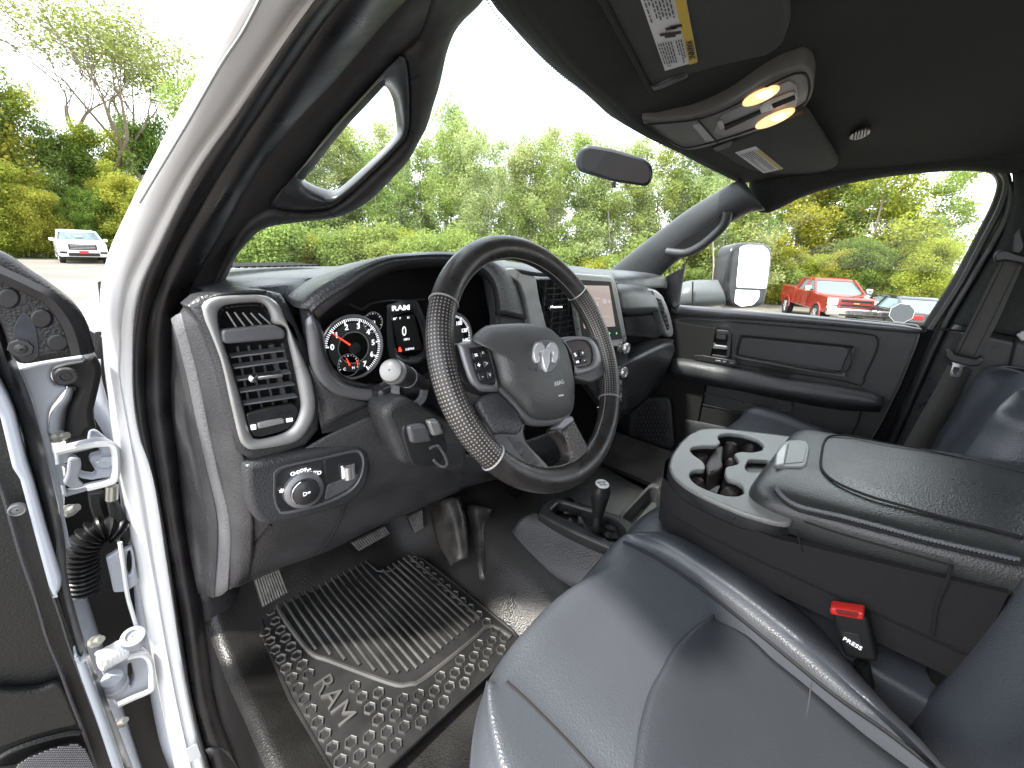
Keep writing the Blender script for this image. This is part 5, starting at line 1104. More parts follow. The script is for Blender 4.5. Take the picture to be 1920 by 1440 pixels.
# trim panel groove lines and pocket
line('door_groove', ys(B_((-40,-50),(10,60),(60,230),(110,400),(180,600),(235,790),(300,950),(350,1090),(420,1270),(480,1440)),.344), .0022, M['dash'], DD, 60)
line('door_groove', ys(B_((250,540),(300,680),(350,840),(410,1000),(470,1160),(540,1330),(590,1440)),.344), .0018, M['dash'], DD, 50)
line('door_groove', ys(B_((-20,1400),(60,1350),(200,1300),(330,1268),(400,1262)),  .342), .004, M['doorblack'], DD, 40)
plate('pocket_upper', ys(B_((-60,1040),(60,1060),(200,1050),(300,1010),(340,1080),(400,1230),(300,1250),(150,1290),(-60,1370)),.343), 'doorblack', DD, th=.012, bev=.004, r=.02)
msh = B_((-40,1440),(90,1425),(150,1385),(250,1345),(380,1318),(425,1345),(470,1440),(500,1540),(-40,1540))
plate('speaker_mesh', ys(msh,.340), 'black', DD, th=.006, bev=.002, r=.01)
mh = MB()
for i in range(36):
    for j in range(12):
        u, v = B_((90+11*i+(5.5 if j % 2 else 0), 1325+11*j))[0]
        if inpoly(u, v, [(p[0],p[1]) for p in msh]): mh.lathe(Y(u,v,.3335), (0,-1,.1), [(0,.0016),(.0006,.0011),(.0008,.0001)], 5)
mh.build('mesh_dots','greytrim',DD,sharp=None)
for c_ in ((85,145),):
    p = Y(*B_(c_)[0],.344); MB().lathe(p,(0,-1,0),[(0,.009),(.003,.008),(.004,.001)],16).tube([p+Vector((.007*math.cos(t),-.004,.007*math.sin(t))) for t in [i*math.pi/8 for i in range(16)]],.0012,5,closed=True).build('trim_screw','greytrim',DD)
# white door shell edges
plate('door_shell_edge', ys(A_((-120,560),(0,715),(40,790),(70,860),(130,1100))+B_((165,0),(235,250),(310,500),(305,545),(290,570),(275,602),(245,540),(180,300),(100,0))+A_((60,1130),(0,880),(-120,720)),.335), 'whiteshade', DD, th=.03, bev=.004, r=.004)
plate('door_shell_edge', ys(B_((370,890),(385,880),(400,902),(412,905),(426,890),(440,940),(540,1220),(640,1500),(680,1600),(620,1600),(560,1440),(480,1200),(410,1010)),.335), 'whiteshade', DD, th=.03, bev=.004, r=.004)
# seal strip between trim and shell
loft('door_seal', [ys(A_((-60,300),(0,400),(40,520),(80,640),(140,790),(200,1010),(300,1440))+B_((330,480),(400,760),(480,980),(560,1180),(660,1440)),.372), ys(A_((-80,420),(-10,500),(30,610),(60,700),(110,840),(170,1060),(262,1440))+B_((285,420),(350,700),(430,960),(520,1190),(625,1440)),.345), ys(A_((-100,520),(-20,600),(20,700),(70,820),(120,980),(140,1080),(235,1440))+B_((245,300),(310,600),(400,880),(490,1150),(600,1440)),.365)], 'rubber', DD, n=60, k=4)
# inner shell face at the hinge side
plate('door_inner_shell', ys(A_((82,645),(200,615),(400,588),(404,610),(330,618),(262,636),(246,660),(246,700),(268,732),(330,738),(300,770),(250,830),(236,870),(234,960),(262,1080),(275,1160),(300,1250),(318,1440))+B_((352,345),(330,330),(300,180),(250,0))+A_((200,1050),(140,790)),.385), 'whiteshade', DD, th=.02, bev=.004, r=.004)
loft('shell_recess', [ys(A_((330,740),(310,790),(260,850),(245,880),(240,960)),.384), ys(A_((356,735),(345,790),(325,830),(318,880),(312,960)),.41)], 'whiteshade', DD, n=16, k=1)
plate('latch_cover', ys(A_((250,648),(300,630),(400,612),(408,588),(465,582),(484,620),(497,658),(485,720),(452,860),(458,900),(470,940),(430,950),(422,990),(306,1012),(312,960),(330,835),(352,790),(372,740),(330,740),(292,735),(262,722),(250,690)),.40), 'black', DD, th=.05, bev=.008, r=.01)
p = Y(*A_((318,682))[0],.372); MB().lathe(p,(0,-1,0),[(0,.012),(.004,.010),(.004,.006),(.002,.005),(.002,.001)],18).build('cover_plug','smooth',DD)
# mirror sail: upper front corner of the door
sail = A_((-200,20),(-60,50),(0,82),(60,112),(130,165),(215,220),(300,282),(360,330),(400,380),(425,430),(450,510),(466,578),(400,588),(280,605),(80,640),(40,540),(0,410),(-200,300))
SL = plate('sail_panel', ys(sail,.335), mat('black_textured_sail',(.010,.010,.012),.42,bump=.4,bscale=320,noise=.3,nscale=18,bdist=.0015), DD, th=.04, bev=.01, r=.02, res=3)
line('sail_rim', ys(A_((-100,140),(0,188),(60,215),(150,258),(230,300),(290,360),(335,430),(362,500),(380,575)),.330), .009, M['rubber'], SL, 50)
for a, b_, ra, rb_ in ((42,308,62,54),(200,405,62,50),(280,522,60,45)):
    pts = [(a+ra*math.cos(t), b_+rb_*math.sin(t)) for t in [i*math.pi/10 for i in range(20)]]
    plate('sail_pad', ys(A_(*pts),.3335), 'rubber', SL, th=.008, bev=.003, r=0)
p = Y(*A_((100,548))[0],.332); MB().lathe(p,(0,-1,0),[(0,.011),(.003,.010),(.003,.006),(.006,.005),(.007,.001)],8).build('sail_bolt','smooth',SL)
plate('wear_patch', ys(A_((70,430),(120,360),(180,450),(190,600),(100,625),(60,500)),.3338), mat('scuffed_blue_black',(.016,.019,.028),.35,noise=.5,nscale=60), SL, th=.002, bev=.0005, r=.01)
# dark sheet painted as shade in the gap behind the hinges, hinges, spring, boot
plate('hinge_gap_shade', ys([(130,600),(205,640),(215,700),(232,880),(268,1100),(310,1300),(345,1440),(380,1600),(250,1600),(200,1440),(120,1000)],.56), 'black', T, th=.01, bev=.002, r=.01)
loft('jamb_edge', [ys(A_((480,600),(490,740),(530,830),(560,1000),(590,1200),(620,1440))+B_((690,520),(735,720),(790,1000),(870,1300),(930,1440)),.47), ys(A_((455,800),(470,920),(540,1000),(575,1180),(600,1440))+B_((655,330),(690,730),(740,1000),(800,1300),(850,1440)),.52)], 'whiteshade', T, n=30, k=2)
hg = A_((262,1042),(480,990),(545,1008),(570,1030),(578,1100),(574,1180),(540,1212),(420,1240),(318,1270),(300,1262),(288,1200),(272,1120))
h1 = A_((342,1062),(470,1030),(488,1042),(485,1058),(440,1072),(430,1090),(465,1148),(455,1168),(400,1160),(386,1140),(392,1110),(372,1082),(344,1074))
h2 = A_((278,1122),(306,1120),(328,1150),(318,1190),(290,1195))
UH = plate('upper_hinge', ys(hg,.43), 'whiteshade', T, th=.022, bev=.005, r=.010, holes=[ys(h1,.43), ys(h2,.43)], res=3)
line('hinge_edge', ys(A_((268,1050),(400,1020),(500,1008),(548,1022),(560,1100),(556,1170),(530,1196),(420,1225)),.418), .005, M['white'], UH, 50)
plate('hinge_leaf', ys(A_((420,1000),(432,940),(468,945),(545,1010),(560,1030),(500,1015)),.45), 'whiteshade', UH, th=.01, bev=.003, r=.006)
plate('hinge_leaf', ys(A_((330,1075),(390,1080),(395,1130),(372,1180),(415,1220),(345,1230),(300,1200),(320,1160)),.424), 'whiteshade', UH, th=.012, bev=.004, r=.01)
plate('hinge_leaf', ys(A_((440,1080),(520,1060),(535,1090),(530,1140),(480,1160),(455,1120)),.44), 'whiteshade', UH, th=.014, bev=.004, r=.01)
p = Y(*A_((508,1090))[0],.430); MB().lathe(p,(0,-1,0),[(0,.010),(.008,.010),(.009,.001)],6).lathe(p+Vector((0,.002,0)),(0,-1,0),[(0,.014),(.003,.013)],18).build('hinge_bolt','whiteshade',UH)
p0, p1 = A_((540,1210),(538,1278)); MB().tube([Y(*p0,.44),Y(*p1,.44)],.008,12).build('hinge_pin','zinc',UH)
def stud(c0, c1, d, par=T):
    a, b_ = c0, c1; A, Bq = Y(*a,d), Y(*b_,d-.02)
    o = MB().tube([A,A.lerp(Bq,.45),A.lerp(Bq,.46),Bq],[.009,.009,.0055,.0050],8).build('threaded_stud','zinc',par); return o
stud(*A_((250,975),(322,968)),.40,UH); stud(*A_((318,1335),(372,1318)),.42,UH); stud(*B_((328,160),(385,135)),.42,UH); stud(*B_((470,810),(508,795)),.42,UH); stud(*B_((585,1225),(628,1200)),.42,UH)
bp_ = ys(B_((408,560),(412,480),(408,400),(420,330),(470,265),(540,235),(610,250)),.46)
bt_ = resamp(bp_,90); MB().tube(bt_, [.019+.0045*math.sin(i*1.25) for i in range(90)], 16).build('wiring_boot','rubber',T)
plate('boot_mount', ys(B_((535,115),(560,100),(590,110),(630,190),(655,300),(640,330),(600,320),(590,240),(550,200)),.45), 'black', T, th=.03, bev=.006, r=.01)
line('wiring', ys(B_((480,60),(490,130),(520,200),(560,230)),.47), .010, M['black'], T, 20)
BR = plate('check_bracket', ys(B_((530,392),(565,372),(602,348),(590,305),(598,312),(612,352),(662,335),(672,380),(692,520),(655,545),(632,560),(570,566)),.44), 'whiteshade', T, th=.012, bev=.003, r=.004, holes=[ys(B_(*[(648+14*math.cos(t),415+60*math.sin(t)) for t in [i*math.pi/8 for i in range(16)]]),.44)])
line('bracket_fold', ys(B_((600,312),(612,400),(634,560),(660,660),(688,750)),.432), .003, M['white'], BR, 20)
# lower hinge
lh = B_((500,945),(560,915),(640,870),(700,850),(745,880),(770,930),(778,1030),(760,1070),(660,1110),(585,1142),(560,1100),(540,1040))
LH = plate('lower_hinge', ys(lh,.42), 'whiteshade', T, th=.022, bev=.005, r=.012, holes=[ys(B_((640,925),(655,918),(672,985),(665,1010),(655,1040),(640,1020)),.42), ys(B_((575,1040),(610,1030),(640,1040),(605,1070),(580,1090)),.42)], res=3)
line('hinge_edge', ys(B_((640,885),(700,872),(735,885),(755,930),(760,1030),(745,1055),(660,1092),(590,1125)),.408), .005, M['white'], LH, 40)
plate('hinge_leaf', ys(B_((680,930),(730,915),(742,980),(735,1030),(690,1010),(672,980)),.43), 'whiteshade', LH, th=.012, bev=.003, r=.006)
a, b_ = B_((505,905),(618,845)); A, Bq = Y(*a,.40), Y(*b_,.41); dv2 = (Bq-A); tt = dv2.normalized(); oo = tt.orthogonal().normalized(); bb = tt.cross(oo)
MB().tube([A+dv2*(i/140)+(oo*math.cos(i*.314)+bb*math.sin(i*.314))*.0135 for i in range(141)], .0042, 7).build('hinge_spring','white',LH)
MB().tube([A-dv2*.05,Bq+dv2*.35],[.008,.010],10).build('check_arm','whiteshade',LH)
p = Y(*B_((665,785))[0],.40); MB().lathe(p+Vector((0,.01,-.02)),(0,-.5,1),[(0,.016),(.022,.017),(.026,.0165),(.028,.010),(.024,.008),(.024,.001)],20).build('hinge_pivot','whiteshade',LH)
p = Y(*B_((562,985))[0],.395); MB().lathe(p+Vector((0,0,-.03)),(0,-.3,1),[(0,.014),(.012,.015),(.013,.018),(.02,.018),(.021,.015),(.030,.016),(.04,.014),(.044,.001)],20).build('hinge_roller','whiteshade',LH)
MB().box((-1.02,.75,1.0),(.10,.5,1.1)).build('door_jamb_panel','whiteshade',T,bevel=.02)
# ================================================================== outside: ground
def gz(x, y=0):
    t = max(0, min(1, (x-2)/24)); return GZ-.62*t*t*(3-2*t)
def azdir(u): r = ray(u, 470); r.z = 0; return r.normalized()
def spot(u, dist):
    p = CAM+azdir(u)*dist; return Vector((p.x, p.y, gz(p.x)))
asph = mat('pale_worn_asphalt', (.17,.150,.132), .85, bump=.6, bscale=60, noise=.22, nscale=.35, bdist=.01)
grassm = mat('verge_grass', (.07,.10,.025), .9, noise=.5, nscale=1.2, bump=.8, bscale=8, bdist=.05)
def sheet(name, x0, x1, y0, y1, nx, ny, m, dz=0, kind='structure'):
    rows = [[Vector((x0+(x1-x0)*i/nx, y0+(y1-y0)*j/ny, gz(x0+(x1-x0)*i/nx)+dz)) for i in range(nx+1)] for j in range(ny+1)]
    o = MB().grid(rows).build(name, m, None); o['kind'] = kind; return o
sheet('ground', -400, 400, -400, 400, 400, 4, grassm, -.01)
sheet('parking_lot', -60, 34, -60, 36.5, 94, 2, asph, .002)
# ================================================================== foliage
def leafmat(name, col, var=.35):
    m = bpy.data.materials.new(name); m.use_nodes = True; nt = m.node_tree; nt.nodes.clear()
    o = nt.nodes.new('ShaderNodeOutputMaterial'); ge = nt.nodes.new('ShaderNodeNewGeometry'); oi = nt.nodes.new('ShaderNodeObjectInfo')
    mr = nt.nodes.new('ShaderNodeMapRange'); mr.inputs['To Min'].default_value = 1-var; mr.inputs['To Max'].default_value = 1+var
    nt.links.new(ge.outputs['Random Per Island'], mr.inputs['Value'])
    hs = nt.nodes.new('ShaderNodeHueSaturation'); hs.inputs['Color'].default_value = (*col,1); nt.links.new(mr.outputs[0], hs.inputs['Value'])
    m2 = nt.nodes.new('ShaderNodeMapRange'); m2.inputs['To Min'].default_value = .465; m2.inputs['To Max'].default_value = .52
    ad = nt.nodes.new('ShaderNodeMath'); ad.operation = 'ADD'; md = nt.nodes.new('ShaderNodeMath'); md.operation = 'FRACT'
    nt.links.new(oi.outputs['Random'], ad.inputs[0]); 
    ms = nt.nodes.new('ShaderNodeMath'); ms.operation = 'MULTIPLY'; ms.inputs[1].default_value = .3; nt.links.new(ge.outputs['Random Per Island'], ms.inputs[0]); nt.links.new(ms.outputs[0], ad.inputs[1])
    nt.links.new(ad.outputs[0], md.inputs[0]); nt.links.new(md.outputs[0], m2.inputs['Value']); nt.links.new(m2.outputs[0], hs.inputs['Hue'])
    d = nt.nodes.new('ShaderNodeBsdfDiffuse'); t = nt.nodes.new('ShaderNodeBsdfTranslucent'); mx = nt.nodes.new('ShaderNodeMixShader'); mx.inputs[0].default_value = .55
    nt.links.new(hs.outputs[0], d.inputs[0]); nt.links.new(hs.outputs[0], t.inputs[0]); nt.links.new(d.outputs[0], mx.inputs[1]); nt.links.new(t.outputs[0], mx.inputs[2])
    nt.links.new(mx.outputs[0], o.inputs[0]); return m
LG = leafmat('light_green_leaves', (.33,.42,.13)); LY = leafmat('yellow_green_leaves', (.40,.43,.08)); LD_ = leafmat('deep_green_leaves', (.19,.27,.06)); LP_ = leafmat('pale_green_leaves', (.40,.47,.21))
bark = mat('grey_brown_bark', (.17,.14,.11), .9, noise=.3, nscale=6); barkp = mat('pale_bark', (.34,.31,.26), .85, noise=.3, nscale=5)
def branches(rnd, h, n, spread, first, ntrunk=1, tr=.09):
    mb = MB(); tips = []
    for k in range(ntrunk):
        a = rnd.uniform(0,6.28); lean = rnd.uniform(.02,.10)*(1 if ntrunk == 1 else 2.2)
        P = [Vector((.25*math.cos(a)*(ntrunk > 1),.25*math.sin(a)*(ntrunk > 1),-.2))]
        for i in range(1,8):
            P.append(P[-1]+Vector((math.cos(a)*lean*h/7+rnd.uniform(-.08,.08), math.sin(a)*lean*h/7+rnd.uniform(-.08,.08), h/7)))
        P = resamp(P, 12); mb.tube(P, [tr*(1-.9*i/11) for i in range(12)], 7)
        for i in range(n):
            t = first+(1-first)*(i+rnd.random()*.6)/n; q = crom(P, min(t,.99)*11)
            b = rnd.uniform(0,6.28); L = spread*(1.05-t*.55)*rnd.uniform(.6,1.15); up = rnd.uniform(.35,.9)
            d = Vector((math.cos(b),math.sin(b),up)).normalized(); B = [q]
            for j in range(4): B.append(B[-1]+(d+Vector((rnd.uniform(-.25,.25),rnd.uniform(-.25,.25),rnd.uniform(-.05,.3)))).normalized()*L/4)
            mb.tube(B, [tr*.42*(1-t*.6)*(1-.85*j/4) for j in range(5)], 5)
            tips += [(B[3],1),(B[4],1),(B[2],.7)]
            for j in (2,3,4):
                e = B[j]+Vector((rnd.uniform(-1,1),rnd.uniform(-1,1),rnd.uniform(0,.8)))*L*.28
                mb.tube([B[j-1],B[j-1].lerp(e,.5)+Vector((0,0,.04)),e], [.014,.010,.004], 4); tips.append((e,1))
    return mb, tips
def leaves(rnd, tips, per, sz, rad, flat=.8):
    mb = MB()
    for p, w in tips:
        r = rad*rnd.uniform(.6,1.3)
        for i in range(int(per*w*rnd.uniform(.5,1.4))):
            while True:
                o = Vector((rnd.uniform(-1,1),rnd.uniform(-1,1),rnd.uniform(-1,1)))
                if o.length < 1: break
            c = p+Vector((o.x*r,o.y*r,o.z*r*flat)); s_ = sz*rnd.uniform(.5,1.3)
            a = Vector((rnd.gauss(0,1),rnd.gauss(0,1),rnd.gauss(0,.7))).normalized(); b = a.orthogonal().normalized()
            b = (b*math.cos(rnd.random()*6)+a.cross(b)*math.sin(rnd.random()*6))
            mb.add([c-a*s_*.5, c+b*s_*.30, c+a*s_*.5, c-b*s_*.30], [(0,1,2,3)])
    return mb
def make_tree(name, seed, h, n, spread, first, per, sz, rad, lm, bk=None, ntrunk=1, tr=.09, label='', cat='tree', group=None, parts=True, flat=.8):
    rnd = random.Random(seed); mb, tips = branches(rnd, h, n, spread, first, ntrunk, tr)
    r = empty(name, (0,0,0)); tag(r, label, cat, group)
    mb.build('trunk', bk or bark, r, sharp=60); leaves(rnd, tips, per, sz, rad, flat).build('crown', lm, r, sharp=None)
    return r
def put(r, first, u, dist, s, rz, label=None, group=None):
    if not first:
        c = r.copy(); COL.objects.link(c)
        for ch in list(r.children):
            d = ch.copy(); COL.objects.link(d); d.parent = c; d.matrix_parent_inverse = ch.matrix_parent_inverse.copy()
        r = c
    r.location = spot(u, dist); r.scale = (s,s,s*random.uniform(.94,1.06)); r.rotation_euler = (0,0,rz)
    if label: r['label'] = label
    if group: r['group'] = group
    return r
rnd = random.Random(11)
used = set()
def place(T_, u, dist, s, label=None, group=None):
    put(T_, T_.name not in used, u, dist, s, rnd.uniform(0,6.28), label, group); used.add(T_.name)
W1 = ('slender light green tree in the wood row seen through the windshield', 'light green trees of the row beyond the windshield')
W2 = ('yellow green leafy tree in the wood row seen through the passenger window', 'leafy trees beyond the passenger window')
W3 = ('dense mid green tree at the wood edge left of the white body pillar', 'dense trees at the left wood edge')
W4 = ('low leafy shrub at the foot of the tree row beyond the windshield', 'shrubs at the foot of the tree row')
W5 = ('thin pale-barked tree with sparse leaves among the roadside wood', 'thin pale-barked trees')
W6 = ('yellow green shrub at the foot of the trees beyond the passenger window', 'shrubs beyond the passenger window')
W7 = ('bright yellow green shrub beside the white parked sport utility vehicle', 'yellow shrubs at the left wood edge')
ta = make_tree('broadleaf_tree', 1, 9.5, 22, 2.4, .10, 130, .16, .75, LG, tr=.10)
tb_ = make_tree('broadleaf_tree', 2, 9.0, 20, 2.2, .12, 115, .16, .72, LP_, tr=.09)
tc_ = make_tree('broadleaf_tree', 3, 9.2, 20, 2.6, .12, 110, .17, .75, LY, tr=.10)
td = make_tree('dense_tree', 4, 9.5, 26, 2.5, .05, 150, .19, .85, LD_, tr=.12)
te = make_tree('slender_tree', 5, 9.5, 12, 1.8, .38, 60, .15, .62, LP_, barkp, ntrunk=3, tr=.075)
tf = make_tree('slender_tree', 6, 9.0, 12, 1.9, .30, 50, .15, .60, LG, barkp, ntrunk=2, tr=.07)
sa = make_tree('shrub', 7, 1.7, 16, 1.3, .0, 190, .12, .52, LG, ntrunk=2, tr=.03, cat='shrub')
sb2_ = make_tree('shrub', 8, 1.9, 16, 1.4, .0, 180, .12, .55, LY, ntrunk=2, tr=.03, cat='shrub')
ys_ = make_tree('tall_shrub', 9, 4.2, 30, 1.9, .02, 230, .115, .55, LY, ntrunk=3, tr=.05, cat='shrub')
gs_ = make_tree('tall_shrub', 10, 4.4, 28, 1.8, .02, 220, .115, .55, LD_, ntrunk=3, tr=.05, cat='shrub')
# windshield row
for i, u in enumerate(range(420, 1420, 31)):
    d = rnd.uniform(30,35) if u < 900 else rnd.uniform(27,32)
    top = 1.02 if 640 < u < 760 else (1.08 if u > 820 else 1.0)
    T_ = (ta, tb_, te, tf, tb_, ta, te)[i % 7]
    lab, gr = (W5 if T_ in (te, tf) else W1)
    place(T_, u+rnd.uniform(-12,12), d, top*rnd.uniform(.84,.96)*d/31, lab, gr)
for u in range(430, 1420, 55): place((tb_, ta, te)[(u//55) % 3], u, rnd.uniform(36,40), rnd.uniform(.72,.88), W1[0] if (u//55) % 3 else 'pale green tree half hidden in the row beyond the windshield', W1[1] if (u//55) % 3 else 'pale trees in the row beyond the windshield')
for i, u in enumerate(range(400, 1260, 36)): place(sa if i % 5 else sb2_, u+rnd.uniform(-10,10), rnd.uniform(26,29), rnd.uniform(.9,1.5), W4[0], W4[1])
# passenger window row
for i, u in enumerate(range(1400, 1660, 30)):
    T_ = (tc_, ta, tf, tc_, tb_)[i % 5]; lab, gr = (W5 if T_ in (te, tf) else W2)
    place(T_, u+rnd.uniform(-8,8), rnd.uniform(33,37), rnd.uniform(.95,1.15), lab, gr)
for i, u in enumerate(range(1180, 1760, 40)): place((ys_, gs_, sa)[(0,1,0,2,0)[i % 5]], u+rnd.uniform(-10,10), rnd.uniform(30,32), rnd.uniform(.45,.8)*(1.6 if i % 5 == 3 else 1), *((W6[0], W6[1]) if i % 5 in (0,2,4) else ('green shrub at the foot of the trees beyond the passenger window','green shrubs beyond the passenger window')))
for u in (1660,1700,1745): place(tf, u, rnd.uniform(33,36), rnd.uniform(.8,.95), W5[0], W5[1])
place(tc_, 1690, 36, .62, W2[0], W2[1]); place(tc_, 1760, 36, .55, W2[0], W2[1])
# left wood edge
LL = {'y': ('yellow green tree at the wood edge behind the white parked vehicle', 'yellow green trees at the left wood edge'), 'g': W3}
for u, d, s_, T_, k in ((-40,42,1.28,ta,'g'),(5,43,1.30,tc_,'y'),(45,43,1.22,ta,'g'),(85,44,1.0,tc_,'y'),(125,44,.86,ta,'g'),(160,45,.80,td,'g'),(-15,47,1.3,td,'g'),(205,44,.80,td,'g'),(240,43,.86,tc_,'y'),(275,44,.92,ta,'g'),(315,45,.95,td,'g'),(360,46,.92,ta,'g')):
    place(T_, u, d, s_, *LL[k])
for i, (u, s_) in enumerate(((-30,1.0),(10,1.1),(50,.95),(90,.8),(120,.62),(150,.7),(178,.66),(205,.85),(235,1.15),(262,.95),(290,1.0))):
    yl = i in (0,1,2,3,8,9)
    place(ys_ if yl else gs_, u, 39.6+(i % 3)*.5, s_, *((W7[0], W7[1]) if yl else ('dark green shrub behind and beside the white parked sport utility vehicle', 'dark shrubs at the left wood edge')))
# the tall almost bare tree
rn2 = random.Random(21); mb = MB(); tips = []
def grow_(p, d, L, r, lev):
    n = 5; P = [p]
    for j in range(n):
        d = (d+Vector((rn2.uniform(-.12,.12),rn2.uniform(-.12,.12),rn2.uniform(-.02,.10)))).normalized(); P.append(P[-1]+d*L/n)
    mb.tube(P, [r*(1-.45*j/n) for j in range(n+1)], 6 if lev < 3 else 4)
    if lev >= 6: tips.append((P[-1],1)); return
    if lev >= 3: tips.append((P[-1],.6))
    for k in range(rn2.choice((2,3)) if lev < 4 else 3):
        b = rn2.uniform(0,6.28); s_ = (.42 if lev == 0 else .38)+.1*rn2.random()
        o = d.orthogonal().normalized(); o = o*math.cos(b)+d.cross(o)*math.sin(b)
        grow_(P[-1-rn2.choice((0,1))] if lev else P[-1], (d+o*s_).normalized(), L*rn2.uniform(.66,.86), r*.55, lev+1)
grow_(Vector((0,0,-.2)), Vector((.02,0,1)), 4.6, .26, 0); grow_(Vector((.5,.2,-.2)), Vector((.22,0,1)).normalized(), 4.8, .24, 0); grow_(Vector((-.4,0,-.2)), Vector((-.25,0,1)).normalized(), 4.4, .22, 0)
BT = empty('tall_tree'); tag(BT, 'tall nearly bare tree with a fan of thin branches rising above the left wood edge', 'tree')
mb.build('trunk', mat('brown_grey_bark',(.20,.16,.12),.9), BT, sharp=60); leaves(rn2, tips, 17, .16, .95, .9).build('crown', leafmat('sparse_olive_leaves',(.26,.30,.09)), BT, sharp=None)
BT.location = spot(225, 44); BT.scale = (1.42,1.42,1.02)
# ================================================================== vehicles
tyre = mat('tyre_rubber', (.02,.02,.02), .7); rimm = mat('alloy_wheel', (.45,.45,.47), .3, metal=.7)
cglass = mat('tinted_car_glass', (.10,.15,.17), .06, spec=.8); lamp = mat('headlamp_lens', (.75,.76,.78), .12, coat=.8); redl = mat('tail_lamp_lens', (.5,.02,.02), .2)
def prof(name, P, w, m, par, bev=.06, x=0):     # side profile (y, z) extruded across the width
    me = curve_mesh([roundc([Vector(p) for p in P], .08)], w, bev, 3)
    me.transform(Matrix(((0,0,1,x),(1,0,0,0),(0,1,0,0),(0,0,0,1)))); return link(name, me, m, par, 45)
def frustum(name, secs, m, par, bev=.0):   # (z, halfwidth, yback, yfront)
    rows = []
    for z, hw, y0, y1 in secs:
        P = roundc([Vector((-hw,y0)),Vector((hw,y0)),Vector((hw,y1)),Vector((-hw,y1))], .22, 3); rows.append([Vector((p.x,p.y,z)) for p in P])
    b = MB().grid(rows, cu=True); n = len(rows[0]); k = len(b.v)-n; b.f.append(tuple(range(k,k+n))); b.m.append(0)
    return b.build(name, m, par, sharp=45)
def wheel(par, x, y, r, wd=.24):
    o = MB().lathe((x-wd/2*(1 if x > 0 else -1),y,r), (1 if x > 0 else -1,0,0), [(0,r*.6),(0,r*.93),(.03,r),(wd-.03,r),(wd,r*.93),(wd,r*.68)], 24).build('wheel', tyre, par)
    MB().lathe((x+(wd/2-.02)*(1 if x > 0 else -1),y,r), (1 if x > 0 else -1,0,0), [(0,r*.68),(.015,r*.66),(-.01,r*.5),(.01,r*.2),(.02,.001)], 20).build('rim', rimm, o)
    sp = MB()
    for k in range(6):
        a = k*math.pi/3; sp.tube([(x+(wd/2)*(1 if x > 0 else -1),y+math.cos(a)*r*.1,r+math.sin(a)*r*.1),(x+(wd/2)*(1 if x > 0 else -1),y+math.cos(a)*r*.62,r+math.sin(a)*r*.62)], .03, 5)
    sp.build('spokes', rimm, o)
def bxp(name, c, s_, m, par, bev=.015, rot=None): return MB().box(c, s_, rot).build(name, m, par, bevel=bev)
# front of every vehicle looks along +y of its own frame
SUV = empty('parked_suv'); tag(SUV, 'white sport utility vehicle facing us with a dark grille, parked at the left wood edge', 'car')
prof('body', [(-2.4,.38),(2.35,.34),(2.44,.62),(2.40,.98),(2.25,1.10),(1.25,1.20),(-2.35,1.18),(-2.45,.8)], 1.94, 'white', SUV, .10)
frustum('cabin', [(1.16,.92,-2.3,1.30),(1.62,.74,-2.1,.45),(1.66,.70,-2.0,.40)], cglass, SUV); frustum('roof', [(1.60,.77,-2.15,.52),(1.68,.74,-2.05,.40),(1.72,.60,-1.9,.20)], 'white', SUV)
for sx in (-1,1):
    MB().tube([(sx*.92,1.32,1.14),(sx*.75,.47,1.64)], .04, 6).build('windshield_pillar','white',SUV)
    bxp('headlight', (sx*.80,2.38,.92), (.34,.12,.14), lamp, SUV, .03); bxp('fog_lamp', (sx*.78,2.44,.58), (.28,.05,.10), 'black', SUV, .02)
    bxp('side_mirror', (sx*1.07,1.05,1.20), (.20,.12,.16), 'white', SUV, .04); wheel(SUV, sx*.86, 1.55, .37); wheel(SUV, sx*.86, -1.45, .37)
bxp('grille', (0,2.42,.86), (1.10,.08,.30), 'black', SUV, .03); 
for k in range(3): bxp('grille_bar', (0,2.465,.78+.08*k), (.98,.02,.018), 'chrome', SUV, .004)
bxp('lower_grille', (0,2.43,.48), (1.2,.06,.16), 'black', SUV, .02); bxp('dealer_plate', (0,2.475,.60), (.36,.02,.14), 'red', SUV, .004); bxp('windshield_paper', (.0,1.02,1.34), (.30,.02,.16), 'label', SUV, .003, Matrix.Rotation(-.9,3,'X'))
MB().tube([(-.70,-1.8,1.75),(-.70,.1,1.76)],.02,6).tube([(.70,-1.8,1.75),(.70,.1,1.76)],.02,6).build('roof_rails','smooth',SUV)
p = spot(151, 35.5); SUV.location = p; SUV.rotation_euler = (0,0,math.pi-.0)
